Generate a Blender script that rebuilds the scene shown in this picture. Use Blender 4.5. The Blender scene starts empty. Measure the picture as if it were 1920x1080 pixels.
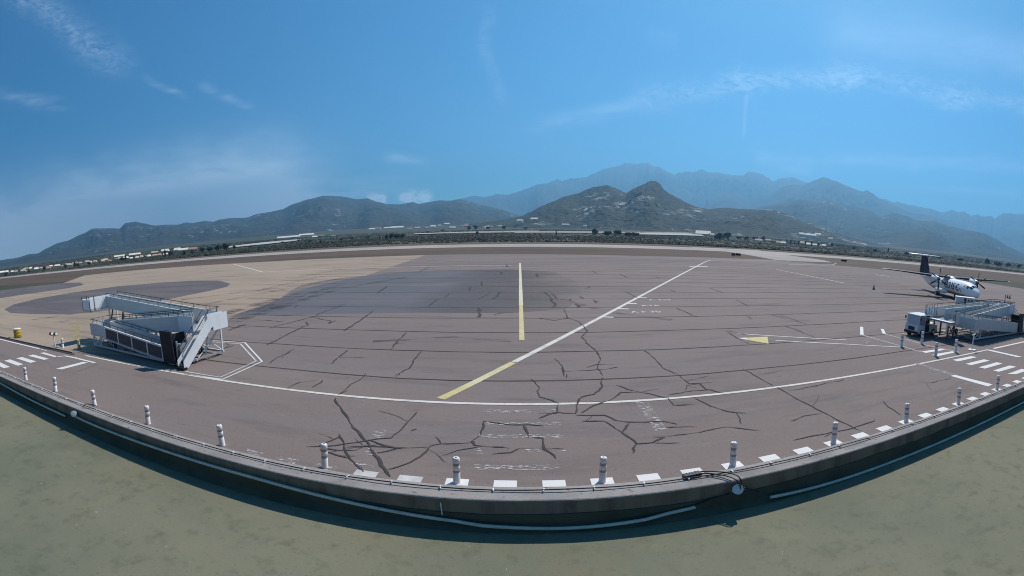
import bpy, math, random
from mathutils import Vector, Matrix, noise

R = math.radians
scene = bpy.context.scene
col = scene.collection

# ------------------------------------------------------------------ camera
# a 134 degree panoramic webcam on a mast above the terminal roof
CAM_H = 7.46                      # metres above the apron
PPD, CY, PITCH, ROLL, YAW = 14.35, 555.2, R(-8.68), R(-0.333), R(1.745)


def rotate(d):
    x, y, z = d
    c, s = math.cos(ROLL), math.sin(ROLL)
    x, z = x * c - z * s, x * s + z * c
    c, s = math.cos(PITCH), math.sin(PITCH)
    y, z = y * c - z * s, y * s + z * c
    c, s = math.cos(YAW), math.sin(YAW)
    x, y = x * c - y * s, x * s + y * c
    return Vector((x, y, z))


cd = bpy.data.cameras.new('camera')
cam = bpy.data.objects.new('camera', cd)
col.objects.link(cam)
scene.camera = cam
ex, ey, ez = rotate((1, 0, 0)), rotate((0, 1, 0)), rotate((0, 0, 1))
m = Matrix((ex, ez, -ey)).transposed().to_4x4()
m.translation = (0, 0, CAM_H)
cam.matrix_world = m
cd.type = 'PANO'
cd.clip_start = 0.05
cd.clip_end = 80000


def setcam(k, v):
    for tgt in (cd, getattr(cd, 'cycles', None)):
        try:
            setattr(tgt, k, v)
        except Exception:
            pass


setcam('panorama_type', 'EQUIRECTANGULAR')
setcam('longitude_min', R(-960 / PPD))
setcam('longitude_max', R(960 / PPD))
setcam('latitude_min', R(-(1080 - CY) / PPD))
setcam('latitude_max', R(CY / PPD))

# ------------------------------------------------------------------ light
SUN_AZ, SUN_EL = 37.0, 50.0
sd = bpy.data.lights.new('sun', 'SUN')
sd.energy = 4.3
sd.angle = R(0.5)
sd.color = (1.0, 0.96, 0.90)
sun = bpy.data.objects.new('sun', sd)
col.objects.link(sun)
to_sun = Vector((math.sin(R(SUN_AZ)) * math.cos(R(SUN_EL)), math.cos(R(SUN_AZ)) * math.cos(R(SUN_EL)), math.sin(R(SUN_EL))))
sun.rotation_euler = to_sun.to_track_quat('Z', 'Y').to_euler()
scene.view_settings.view_transform = 'Standard'
scene.view_settings.look = 'None'
scene.view_settings.exposure = 0.45
scene.view_settings.gamma = 1.0
scene.render.engine = 'CYCLES'
cy = scene.cycles
cy.use_denoising = True
cy.max_bounces = 5
cy.diffuse_bounces = 3
cy.glossy_bounces = 3
cy.transparent_max_bounces = 12
cy.volume_bounces = 0
cy.filter_width = 1.05
cy.caustics_reflective = False
cy.caustics_refractive = False


def ray(u, v):
    """direction of a photograph pixel (1920 x 1080)"""
    lon, e = R((u - 960) / PPD), R((CY - v) / PPD)
    return rotate((math.sin(lon) * math.cos(e), math.cos(lon) * math.cos(e), math.sin(e)))


def G(u, v, z=0.0):
    """survey: where the ray of a photograph pixel meets the level z"""
    d = ray(u, v)
    t = (z - CAM_H) / d.z
    return Vector((d.x * t, d.y * t, z))


def azel(u, v):
    d = ray(u, v)
    return math.atan2(d.x, d.y), math.asin(d.z)


# ------------------------------------------------------------------ world
world = bpy.data.worlds.new('World')
scene.world = world
world.use_nodes = True
world.cycles.sampling_method = 'MANUAL'
world.cycles.sample_map_resolution = 256
nt = world.node_tree
nt.nodes.clear()
N = nt.nodes.new
L = nt.links.new


def wmath(op, a, b=None, c=None, clamp=False):
    n = N('ShaderNodeMath')
    n.operation = op
    n.use_clamp = clamp
    for i, x in enumerate((a, b, c)):
        if x is None:
            continue
        if isinstance(x, (int, float)):
            n.inputs[i].default_value = x
        else:
            L(x, n.inputs[i])
    return n.outputs[0]


out = N('ShaderNodeOutputWorld')
bg = N('ShaderNodeBackground')
SKY_STRENGTH = 0.082
bg.inputs[1].default_value = SKY_STRENGTH
L(bg.outputs[0], out.inputs[0])
sky = N('ShaderNodeTexSky')
sky.sky_type = 'NISHITA'
sky.sun_disc = False
sky.sun_elevation = R(SUN_EL)
sky.sun_rotation = R(SUN_AZ)
sky.altitude = 60
sky.air_density = 0.85
sky.dust_density = 0.35
sky.ozone_density = 3.0
hsv = N('ShaderNodeHueSaturation')
hsv.inputs['Saturation'].default_value = 1.35
hsv.inputs['Value'].default_value = 0.95
L(sky.outputs[0], hsv.inputs['Color'])
tc = N('ShaderNodeTexCoord')
sep = N('ShaderNodeSeparateXYZ')
L(tc.outputs['Generated'], sep.inputs[0])
azn = wmath('MULTIPLY', wmath('ARCTAN2', sep.outputs[0], sep.outputs[1]), 180 / math.pi)
eln = wmath('MULTIPLY', wmath('ARCSINE', sep.outputs[2]), 180 / math.pi)
comb = N('ShaderNodeCombineXYZ')
L(azn, comb.inputs[0])
L(eln, comb.inputs[1])


def wnoise(scale, detail, sx=1, sy=1, rot=0, dist=0):
    mp = N('ShaderNodeMapping')
    mp.inputs['Scale'].default_value = (sx, sy, 1)
    mp.inputs['Rotation'].default_value = (0, 0, rot)
    L(comb.outputs[0], mp.inputs['Vector'])
    t = N('ShaderNodeTexNoise')
    t.inputs['Scale'].default_value = scale
    t.inputs['Detail'].default_value = detail
    t.inputs['Roughness'].default_value = 0.62
    t.inputs['Distortion'].default_value = dist
    L(mp.outputs[0], t.inputs['Vector'])
    return t.outputs[0]


wob = wnoise(0.16, 4)
fine = wnoise(0.9, 10, 0.7, 1.5, 0.25, 1.2)
streak = wnoise(0.5, 7, 0.35, 1.6, -0.12, 0.6)
fine_r = wmath('MULTIPLY', wmath('SUBTRACT', fine, 0.34, clamp=True), 2.6)
streak_r = wmath('MULTIPLY', wmath('SUBTRACT', streak, 0.33, clamp=True), 2.4)
wobble = wmath('MULTIPLY', wmath('SUBTRACT', wob, 0.5), 6.0)
# wisps of cirrus: end points, half width in degrees, strength, grain
WISPS = [((20, -30), (230, 125), 2.0, 0.22, 'f'), ((275, 150), (350, 182), 0.45, 0.26, 's'), ((378, 163), (470, 203), 0.55, 0.22, 's'),
         ((-40, 168), (118, 198), 0.8, 0.20, 's'), ((915, 10), (908, 100), 0.9, 0.11, 'f'), ((908, 100), (948, 200), 0.8, 0.11, 'f'),
         ((722, 292), (800, 306), 0.7, 0.55, 's'), ((1000, 242), (1200, 192), 1.0, 0.26, 's'), ((1190, 196), (1400, 152), 1.7, 0.24, 'f'),
         ((1380, 152), (1600, 150), 1.3, 0.30, 'f'), ((1560, 140), (1800, 180), 1.7, 0.24, 'f'), ((1790, 178), (1960, 202), 1.4, 0.24, 'f'),
         ((1400, 178), (1394, 255), 0.25, 0.14, 'n'), ((1415, 298), (1520, 312), 1.3, 0.34, 's'), ((1540, 300), (1930, 312), 1.0, 0.28, 's'),
         ((1730, 348), (1915, 366), 0.5, 0.24, 's'), ((-80, 470), (560, 352), 5.2, 1.5, 'b'), ((330, 390), (760, 352), 2.0, 0.40, 's'),
         ((690, 372), (722, 376), 0.6, 2.6, 'f'), ((752, 374), (806, 371), 0.75, 2.6, 'f'), ((180, 300), (215, 285), 0.4, 0.10, 's'),
         ((1215, 70), (1270, 75), 1.0, 0.10, 's'), ((1560, 60), (1960, 110), 3.4, 0.16, 'b')]
total = None
for (a, b, w, k, g) in WISPS:
    a0, e0 = [math.degrees(t) for t in azel(*a)]
    a1, e1 = [math.degrees(t) for t in azel(*b)]
    dx, dy = a1 - a0, e1 - e0
    ln = math.hypot(dx, dy)
    dx, dy = dx / ln, dy / ln
    ra = wmath('SUBTRACT', azn, (a0 + a1) / 2)
    re = wmath('SUBTRACT', eln, (e0 + e1) / 2)
    s = wmath('ADD', wmath('MULTIPLY', ra, dx), wmath('MULTIPLY', re, dy))
    t = wmath('ADD', wmath('MULTIPLY', ra, -dy), wmath('MULTIPLY', re, dx))
    if g != 'n':
        t = wmath('ADD', t, wmath('MULTIPLY', wobble, min(0.35 * w, 0.6)))
    over = wmath('MAXIMUM', wmath('SUBTRACT', wmath('ABSOLUTE', s), ln * 0.38), 0.0)
    q = wmath('ADD', wmath('POWER', wmath('DIVIDE', t, w), 2.0), wmath('POWER', wmath('DIVIDE', over, max(ln * 0.16, 0.25)), 2.0))
    f = wmath('MULTIPLY', wmath('EXPONENT', wmath('MULTIPLY', q, -1.0)), k)
    tex = {'f': fine_r, 's': streak_r, 'b': wmath('ADD', wmath('MULTIPLY', streak_r, 0.4), 0.6), 'n': 1.0}[g]
    f = wmath('MULTIPLY', f, tex)
    total = f if total is None else wmath('ADD', total, f)
total = wmath('MINIMUM', wmath('MULTIPLY', total, 1.15), 0.97)
mix = N('ShaderNodeMixRGB')
L(total, mix.inputs[0])
tint = N('ShaderNodeMixRGB')
tint.blend_type = 'MULTIPLY'
tint.inputs[0].default_value = 1.0
tint.inputs[2].default_value = (0.56, 1.03, 1.02, 1)
L(hsv.outputs[0], tint.inputs[1])
L(tint.outputs[0], mix.inputs[1])
mix.inputs[2].default_value = (8.5, 10.4, 12.4, 1)
L(mix.outputs[0], bg.inputs[0])


# ------------------------------------------------------------------ materials
def mat(name, base, rough=0.8, metallic=0.0, var=0.0, scale=1.0, second=None, bump=0.0, bscale=None, detail=5, spec=0.3, coord='Object', stretch=(1, 1, 1), fac=(0.35, 0.65)):
    mt = bpy.data.materials.new(name)
    mt.use_nodes = True
    t = mt.node_tree
    b = t.nodes['Principled BSDF']
    b.inputs['Base Color'].default_value = (*base, 1)
    b.inputs['Roughness'].default_value = rough
    b.inputs['Metallic'].default_value = metallic
    b.inputs['Specular IOR Level'].default_value = spec
    if var or second or bump:
        tc = t.nodes.new('ShaderNodeTexCoord')
        mp = t.nodes.new('ShaderNodeMapping')
        mp.inputs['Scale'].default_value = stretch
        t.links.new(tc.outputs[coord], mp.inputs[0])
        nz = t.nodes.new('ShaderNodeTexNoise')
        nz.inputs['Scale'].default_value = scale
        nz.inputs['Detail'].default_value = detail
        nz.inputs['Roughness'].default_value = 0.6
        t.links.new(mp.outputs[0], nz.inputs['Vector'])
        if second is None:
            second = tuple(c * (1 - var) for c in base)
            base2 = tuple(min(1, c * (1 + var)) for c in base)
        else:
            base2 = base
        cr = t.nodes.new('ShaderNodeValToRGB')
        cr.color_ramp.elements[0].position = fac[0]
        cr.color_ramp.elements[1].position = fac[1]
        cr.color_ramp.elements[0].color = (*second, 1)
        cr.color_ramp.elements[1].color = (*base2, 1)
        t.links.new(nz.outputs[0], cr.inputs[0])
        t.links.new(cr.outputs[0], b.inputs['Base Color'])
        if bump:
            nb = t.nodes.new('ShaderNodeTexNoise')
            nb.inputs['Scale'].default_value = bscale or scale * 4
            nb.inputs['Detail'].default_value = 4
            t.links.new(mp.outputs[0], nb.inputs['Vector'])
            bp = t.nodes.new('ShaderNodeBump')
            bp.inputs['Strength'].default_value = bump
            bp.inputs['Distance'].default_value = 0.02
            t.links.new(nb.outputs[0], bp.inputs['Height'])
            t.links.new(bp.outputs[0], b.inputs['Normal'])
    return mt


def layered(name, layers, rough=0.9, bump=None, spec=0.2):
    """base colour mixed through several object-space noises: layers = [(colour,)] then (colour, scale, lo, hi, stretch, detail)"""
    mt = bpy.data.materials.new(name)
    mt.use_nodes = True
    t = mt.node_tree
    b = t.nodes['Principled BSDF']
    b.inputs['Roughness'].default_value = rough
    b.inputs['Specular IOR Level'].default_value = spec
    tc = t.nodes.new('ShaderNodeTexCoord')
    cur = None
    for i, ly in enumerate(layers):
        if cur is None:
            rgb = t.nodes.new('ShaderNodeRGB')
            rgb.outputs[0].default_value = (*ly[0], 1)
            cur = rgb.outputs[0]
            continue
        c, sc, lo, hi, st, det = ly[:6]
        amt = ly[6] if len(ly) > 6 else 1.0
        mp = t.nodes.new('ShaderNodeMapping')
        mp.inputs['Scale'].default_value = st
        mp.inputs['Location'].default_value = (i * 7.3, i * 3.1, i * 1.7)
        t.links.new(tc.outputs['Object'], mp.inputs[0])
        nz = t.nodes.new('ShaderNodeTexNoise')
        nz.inputs['Scale'].default_value = sc
        nz.inputs['Detail'].default_value = det
        nz.inputs['Roughness'].default_value = 0.62
        t.links.new(mp.outputs[0], nz.inputs['Vector'])
        mr = t.nodes.new('ShaderNodeMapRange')
        mr.inputs[1].default_value = lo
        mr.inputs[2].default_value = hi
        mr.inputs[4].default_value = amt
        t.links.new(nz.outputs[0], mr.inputs[0])
        fac_out = mr.outputs[0]
        if len(ly) > 7:      # only in clusters
            n2 = t.nodes.new('ShaderNodeTexNoise')
            n2.inputs['Scale'].default_value = ly[7]
            n2.inputs['Detail'].default_value = 3
            t.links.new(tc.outputs['Object'], n2.inputs['Vector'])
            m2 = t.nodes.new('ShaderNodeMapRange')
            m2.inputs[1].default_value = 0.57
            m2.inputs[2].default_value = 0.68
            t.links.new(n2.outputs[0], m2.inputs[0])
            ml = t.nodes.new('ShaderNodeMath')
            ml.operation = 'MULTIPLY'
            t.links.new(mr.outputs[0], ml.inputs[0])
            t.links.new(m2.outputs[0], ml.inputs[1])
            fac_out = ml.outputs[0]
            for (ctr, rad) in (ly[8] if len(ly) > 8 else ()):   # named outcrops, at their places on the slope
                sb = t.nodes.new('ShaderNodeVectorMath')
                sb.operation = 'DISTANCE'
                t.links.new(tc.outputs['Object'], sb.inputs[0])
                sb.inputs[1].default_value = ctr
                m3 = t.nodes.new('ShaderNodeMapRange')
                m3.inputs[1].default_value = rad * 1.2
                m3.inputs[2].default_value = rad * .4
                t.links.new(sb.outputs['Value'], m3.inputs[0])
                m4 = t.nodes.new('ShaderNodeMath')
                m4.operation = 'MULTIPLY'
                t.links.new(mr.outputs[0], m4.inputs[0])
                t.links.new(m3.outputs[0], m4.inputs[1])
                m5 = t.nodes.new('ShaderNodeMath')
                m5.operation = 'MAXIMUM'
                t.links.new(fac_out, m5.inputs[0])
                t.links.new(m4.outputs[0], m5.inputs[1])
                fac_out = m5.outputs[0]
        mx = t.nodes.new('ShaderNodeMixRGB')
        t.links.new(fac_out, mx.inputs[0])
        t.links.new(cur, mx.inputs[1])
        mx.inputs[2].default_value = (*c, 1)
        cur = mx.outputs[0]
    t.links.new(cur, b.inputs['Base Color'])
    if bump:
        nb = t.nodes.new('ShaderNodeTexNoise')
        nb.inputs['Scale'].default_value = bump[0]
        nb.inputs['Detail'].default_value = 5
        t.links.new(tc.outputs['Object'], nb.inputs['Vector'])
        bp = t.nodes.new('ShaderNodeBump')
        bp.inputs['Strength'].default_value = bump[1]
        bp.inputs['Distance'].default_value = bump[2]
        t.links.new(nb.outputs[0], bp.inputs['Height'])
        t.links.new(bp.outputs[0], b.inputs['Normal'])
    return mt


def worn(name, base, scale=3.0, lo=0.45, hi=0.55, stretch=(1, 1, 1)):
    """paint with holes worn through to the asphalt"""
    mt = mat(name, base, 0.7, var=0.08, scale=6)
    t = mt.node_tree
    b = t.nodes['Principled BSDF']
    tc = t.nodes.new('ShaderNodeTexCoord')
    mp = t.nodes.new('ShaderNodeMapping')
    mp.inputs['Scale'].default_value = stretch
    t.links.new(tc.outputs['Object'], mp.inputs[0])
    nz = t.nodes.new('ShaderNodeTexNoise')
    nz.inputs['Scale'].default_value = scale
    nz.inputs['Detail'].default_value = 8
    nz.inputs['Roughness'].default_value = 0.7
    t.links.new(mp.outputs[0], nz.inputs['Vector'])
    mr = t.nodes.new('ShaderNodeMapRange')
    mr.inputs[1].default_value = lo
    mr.inputs[2].default_value = hi
    t.links.new(nz.outputs[0], mr.inputs[0])
    t.links.new(mr.outputs[0], b.inputs['Alpha'])
    return mt


M = {}
M['asphalt'] = layered('asphalt', [((0.215, 0.165, 0.146),), ((0.176, 0.139, 0.125), 0.035, 0.42, 0.62, (0.5, 1.4, 1), 5), ((0.175, 0.155, 0.15), 0.16, 0.5, 0.75, (0.35, 1.6, 1), 6, 0.7),
                                   ((0.115, 0.098, 0.094), 0.5, 0.52, 0.75, (0.35, 1.7, 1), 8, 0.75), ((0.215, 0.185, 0.175), 1.6, 0.55, 0.75, (0.4, 1.6, 1), 8, 0.5), ((0.26, 0.225, 0.21), 30, 0.54, 0.72, (1, 1, 1), 4, 0.6), ((0.105, 0.088, 0.083), 9, 0.55, 0.75, (1, 1, 1), 6, 0.6), ((0.25, 0.21, 0.19), 3.1, 0.6, 0.78, (0.6, 1.4, 1), 7, 0.5), ((0.09, 0.078, 0.075), 0.9, 0.66, 0.74, (1, 1.4, 1), 6, 0.5)], 0.92, (60, 0.35, 0.01))
M['slate'] = layered('sealed_asphalt', [((0.118, 0.113, 0.122),), ((0.14, 0.131, 0.136), 0.08, 0.45, 0.65, (0.4, 1.6, 1), 5), ((0.075, 0.072, 0.08), 0.5, 0.55, 0.75, (0.4, 1.6, 1), 6, 0.6), ((0.15, 0.145, 0.15), 40, 0.55, 0.8, (1, 1, 1), 3, 0.4)], 0.9)
_t = M['slate'].node_tree
_tc = _t.nodes.new('ShaderNodeTexCoord')
_sx = _t.nodes.new('ShaderNodeSeparateXYZ')
_t.links.new(_tc.outputs['Object'], _sx.inputs[0])
_nz = _t.nodes.new('ShaderNodeTexNoise')
_nz.inputs['Scale'].default_value = 0.12
_nz.inputs['Detail'].default_value = 6
_t.links.new(_tc.outputs['Object'], _nz.inputs['Vector'])
_ad = _t.nodes.new('ShaderNodeMath')
_ad.operation = 'MULTIPLY_ADD'
_ad.inputs[1].default_value = 14.0
_t.links.new(_nz.outputs[0], _ad.inputs[0])
_t.links.new(_sx.outputs[0], _ad.inputs[2])
_mr = _t.nodes.new('ShaderNodeMapRange')
_mr.inputs[1].default_value = -6.0
_mr.inputs[2].default_value = 15.0
_mr.inputs[3].default_value = 1.0
_mr.inputs[4].default_value = 0.0
_t.links.new(_ad.outputs[0], _mr.inputs[0])
_t.links.new(_mr.outputs[0], _t.nodes['Principled BSDF'].inputs['Alpha'])
M['beige'] = layered('sandy_concrete', [((0.345, 0.262, 0.192),), ((0.285, 0.218, 0.162), 0.06, 0.42, 0.62, (0.6, 1.3, 1), 6), ((0.31, 0.245, 0.19), 0.2, 0.52, 0.72, (0.4, 1.4, 1), 6, 0.8), ((0.15, 0.12, 0.11), 0.22, 0.54, 0.70, (0.18, 2.2, 1), 7, 0.75), ((0.33, 0.27, 0.20), 0.5, 0.6, 0.75, (0.2, 2.4, 1), 6, 0.5)], 0.92)
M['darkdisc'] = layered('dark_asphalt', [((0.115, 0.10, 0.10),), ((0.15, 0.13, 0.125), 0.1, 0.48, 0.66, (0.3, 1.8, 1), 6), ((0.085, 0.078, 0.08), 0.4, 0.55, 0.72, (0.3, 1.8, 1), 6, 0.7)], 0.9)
M['concrete'] = layered('runway_concrete', [((0.36, 0.31, 0.275),), ((0.30, 0.26, 0.235), 0.03, 0.45, 0.65, (1, 1, 1), 5), ((0.3, 0.27, 0.25), 0.2, 0.6, 0.8, (0.2, 2, 1), 5, 0.6)], 0.9)
M['white'] = layered('white_paint', [((0.66, 0.63, 0.60),), ((0.5, 0.48, 0.47), 2.2, 0.55, 0.75, (1, 1, 1), 7, 0.7), ((0.6, 0.58, 0.56), 14, 0.55, 0.8, (1, 1, 1), 4, 0.6)], 0.75)
M['oldwhite'] = layered('old_white_paint', [((0.55, 0.52, 0.50),), ((0.36, 0.33, 0.32), 1.2, 0.48, 0.7, (1, 1, 1), 7, 0.8)], 0.8)
M['yellow'] = layered('yellow_paint', [((0.56, 0.46, 0.20),), ((0.42, 0.36, 0.22), 1.5, 0.5, 0.72, (1, 1, 1), 7, 0.8), ((0.62, 0.58, 0.46), 0.35, 0.5, 0.7, (1, 1, 1), 4, 0.7)], 0.8)
M['paleyellow'] = layered('pale_yellow_paint', [((0.58, 0.51, 0.34),), ((0.62, 0.58, 0.48), 0.2, 0.45, 0.65, (1, 1, 1), 5), ((0.42, 0.37, 0.26), 1.5, 0.55, 0.75, (1, 1, 1), 7, 0.7)], 0.8)
M['cream'] = layered('worn_cream_line_paint', [((0.62, 0.57, 0.50),), ((0.45, 0.40, 0.36), 1.1, 0.48, 0.70, (1, 1, 1), 8, 0.85), ((0.27, 0.23, 0.21), 5, 0.6, 0.72, (1, 1, 1), 7, 0.7)], 0.8)
M['tar'] = layered('crack_sealant', [((0.052, 0.046, 0.045),), ((0.088, 0.077, 0.074), 0.7, 0.5, 0.7, (1, 1, 1), 5, 0.8)], 0.85)
M['joint'] = layered('joint_sealant', [((0.040, 0.035, 0.034),), ((0.075, 0.065, 0.062), 0.25, 0.45, 0.65, (1, 1, 1), 5)], 0.9)
M['wornwhite'] = worn('worn_white_paint', (0.62, 0.58, 0.55), 5.0, 0.50, 0.66, (0.8, 1.6, 1))
M['tyremark'] = worn('tyre_marks', (0.05, 0.045, 0.045), 0.35, 0.42, 0.95, (0.6, 2.5, 1))
M['tracewhite'] = worn('traces_of_white_paint', (0.66, 0.64, 0.63), 4.0, 0.56, 0.63, (1, 2.2, 1))
M['faintwhite'] = worn('faint_white_paint', (0.45, 0.43, 0.42), 3.0, 0.44, 0.7, (1, 1, 1))
M['faintyellow'] = worn('faint_yellow_paint', (0.44, 0.36, 0.16), 1.6, 0.34, 0.7, (1, 1, 1))
M['roof'] = layered('green_roof_membrane', [((0.180, 0.170, 0.114),), ((0.142, 0.144, 0.098), 0.28, 0.42, 0.62, (1, 1, 1), 6), ((0.19, 0.155, 0.095), 0.42, 0.55, 0.72, (1, 1, 1), 6, 0.6), ((0.09, 0.095, 0.06), 4, 0.52, 0.75, (1, 1, 1), 8, 0.7), ((0.20, 0.185, 0.12), 1.6, 0.55, 0.72, (1, 1, 1), 8, 0.45),
                                          ((0.21, 0.21, 0.155), 26, 0.60, 0.74, (1, 1, 1), 4, 0.45), ((0.07, 0.075, 0.052), 21, 0.60, 0.72, (1, 1, 1), 4, 0.5), ((0.42, 0.40, 0.34), 9, 0.735, 0.76, (1, 1, 1), 3, 0.9)], 0.85, (90, 0.4, 0.008))
M['cap'] = layered('parapet_coping', [((0.30, 0.265, 0.245),), ((0.22, 0.195, 0.18), 1.3, 0.45, 0.65, (1, 2, 1), 6), ((0.36, 0.33, 0.30), 5, 0.5, 0.75, (1, 1, 1), 5, 0.6), ((0.05, 0.045, 0.04), 7, 0.61, 0.68, (1, 2, 1), 8, 0.85)], 0.9, (40, 0.5, 0.01))
M['wall'] = layered('parapet_concrete', [((0.25, 0.165, 0.118),), ((0.15, 0.10, 0.074), 2.2, 0.45, 0.65, (1.5, 1, 0.4), 7), ((0.22, 0.18, 0.15), 4, 0.58, 0.76, (2.0, 1, 0.5), 6, 0.6)], 0.92, (30, 0.5, 0.01))
M['upstand'] = layered('membrane_upstand', [((0.095, 0.078, 0.052),), ((0.065, 0.056, 0.038), 1.5, 0.45, 0.65, (1, 1, 1), 6)], 0.85)
M['plastic'] = mat('white_plastic', (0.76, 0.73, 0.69), 0.5, var=0.1, scale=9)
M['reflector'] = mat('grey_reflective_sleeve', (0.30, 0.30, 0.31), 0.35, 0.3, var=0.2, scale=20)
M['blackplastic'] = mat('black_plastic', (0.02, 0.02, 0.021), 0.5)
M['rubber'] = mat('tyre_rubber', (0.022, 0.021, 0.021), 0.85, var=0.2, scale=20)
M['pipe'] = mat('grey_conduit', (0.56, 0.49, 0.39), 0.55, var=0.12, scale=5)
M['panel'] = layered('ramp_panel_paint', [((0.60, 0.61, 0.60),), ((0.52, 0.53, 0.53), 0.7, 0.45, 0.7, (1, 1, 2), 5), ((0.36, 0.37, 0.38), 3, 0.6, 0.8, (1, 1, 0.3), 6, 0.6)], 0.5, spec=0.4)
M['panelwhite'] = layered('ramp_white_sunlit_panel', [((0.80, 0.80, 0.79),), ((0.70, 0.70, 0.69), 1.2, 0.5, 0.7, (1, 1, 0.4), 6, 0.8)], 0.45, spec=0.4)  # white posts and rails; on ramp panels a whiter copy, sunlight put into colour
M['paneldark'] = mat('dark_grey_mesh_panel', (0.085, 0.08, 0.083), 0.7, var=0.15, scale=3)
M['flap'] = mat('black_ramp_flap', (0.018, 0.018, 0.022), 0.6, var=0.3, scale=4)
M['steel'] = mat('galvanised_steel', (0.40, 0.41, 0.42), 0.5, 0.5, var=0.2, scale=5)
M['darksteel'] = mat('dark_steel_tube', (0.09, 0.09, 0.10), 0.5, 0.3, var=0.2, scale=5)
M['deck'] = mat('ramp_deck', (0.24, 0.25, 0.26), 0.8, var=0.15, scale=4)
M['truckwhite'] = layered('tractor_paint', [((0.62, 0.62, 0.61),), ((0.48, 0.48, 0.47), 2.5, 0.5, 0.75, (1, 1, 0.5), 6, 0.7)], 0.45, spec=0.4)
M['glass'] = mat('dark_glass', (0.02, 0.025, 0.03), 0.08, spec=0.6)
M['seat'] = mat('dark_cab_interior', (0.03, 0.03, 0.032), 0.8)
M['fuselage'] = layered('aircraft_white_paint', [((0.78, 0.80, 0.80),), ((0.70, 0.72, 0.72), 0.6, 0.5, 0.7, (1, 1, 1), 5, 0.7)], 0.3, spec=0.5)
M['fuselagegrey'] = mat('aircraft_grey_paint', (0.33, 0.34, 0.36), 0.35, var=0.06, scale=1.0)
M['tailblue'] = layered('tail_fin_paint', [((0.022, 0.026, 0.042),), ((0.07, 0.08, 0.11), 0.55, 0.5, 0.62, (1, 1, 1), 3, 0.8)], 0.6, spec=0.15)
M['wingdark'] = mat('aircraft_wing_shaded', (0.11, 0.115, 0.12), 0.5, var=0.08, scale=1.0)  # wing colour darkened to stand for its shaded underside
M['boot'] = mat('deicing_boot', (0.03, 0.03, 0.033), 0.6)
M['letters'] = mat('dark_lettering', (0.07, 0.08, 0.10), 0.4)
M['binyellow'] = layered('yellow_bin', [((0.46, 0.30, 0.03),), ((0.30, 0.21, 0.05), 3, 0.5, 0.7, (1, 1, 1), 6, 0.8)], 0.6)
M['red'] = mat('orange_cone', (0.45, 0.10, 0.03), 0.6)
M['bark'] = mat('bark', (0.09, 0.065, 0.045), 0.9, var=0.3, scale=3)
for nm, c in (('leafa', (0.045, 0.06, 0.030)), ('leafb', (0.065, 0.08, 0.038)), ('leafc', (0.035, 0.05, 0.032))):
    M[nm] = mat(nm.replace('leaf', 'foliage_'), c, 0.8, var=0.4, scale=0.35)
M['scrub'] = layered('maquis', [((0.042, 0.045, 0.026),), ((0.062, 0.052, 0.034), 0.02, 0.42, 0.62, (1, 1, 1), 6), ((0.035, 0.045, 0.026), 0.12, 0.5, 0.7, (1, 1, 1), 5)], 0.9)
M['terrain'] = layered('plain', [((0.075, 0.068, 0.044),), ((0.052, 0.056, 0.034), 0.006, 0.44, 0.58, (0.5, 1, 1), 6), ((0.040, 0.048, 0.028), 0.02, 0.5, 0.64, (0.6, 1.4, 1), 6), ((0.13, 0.105, 0.07), 0.0025, 0.56, 0.66, (0.4, 1.6, 1), 5, 0.8)], 0.95)
M['drygrass'] = layered('dry_grass', [((0.115, 0.078, 0.056),), ((0.085, 0.060, 0.044), 0.03, 0.42, 0.62, (0.4, 1.6, 1), 6), ((0.10, 0.092, 0.055), 0.012, 0.52, 0.68, (0.5, 1.3, 1), 5, 0.8), ((0.17, 0.125, 0.09), 0.1, 0.58, 0.76, (0.3, 2, 1), 6, 0.6)], 0.95)
M['field'] = layered('stubble_field', [((0.33, 0.285, 0.225),), ((0.26, 0.225, 0.17), 0.01, 0.45, 0.65, (1, 1, 1), 5)], 0.95)
M['palefield'] = layered('pale_field', [((0.46, 0.43, 0.38),), ((0.34, 0.31, 0.26), 0.01, 0.5, 0.7, (1, 1, 1), 5)], 0.95)
M['plaster'] = [mat('plaster_' + n, c, 0.85, var=0.08, scale=0.3) for n, c in (('white', (0.82, 0.72, 0.58)), ('cream', (0.70, 0.56, 0.38)), ('pink', (0.55, 0.42, 0.35)), ('grey', (0.5, 0.5, 0.5)))]
M['tiles'] = [mat('roof_' + n, c, 0.85, var=0.15, scale=0.5) for n, c in (('terracotta', (0.36, 0.19, 0.12)), ('pale_tile', (0.5, 0.36, 0.25)), ('white_sheet', (0.80, 0.70, 0.56)), ('grey_sheet', (0.5, 0.46, 0.40)))]
M['houseglass'] = mat('window_glass_dark', (0.05, 0.055, 0.06), 0.3)  # dark window panes of the far buildings


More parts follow.
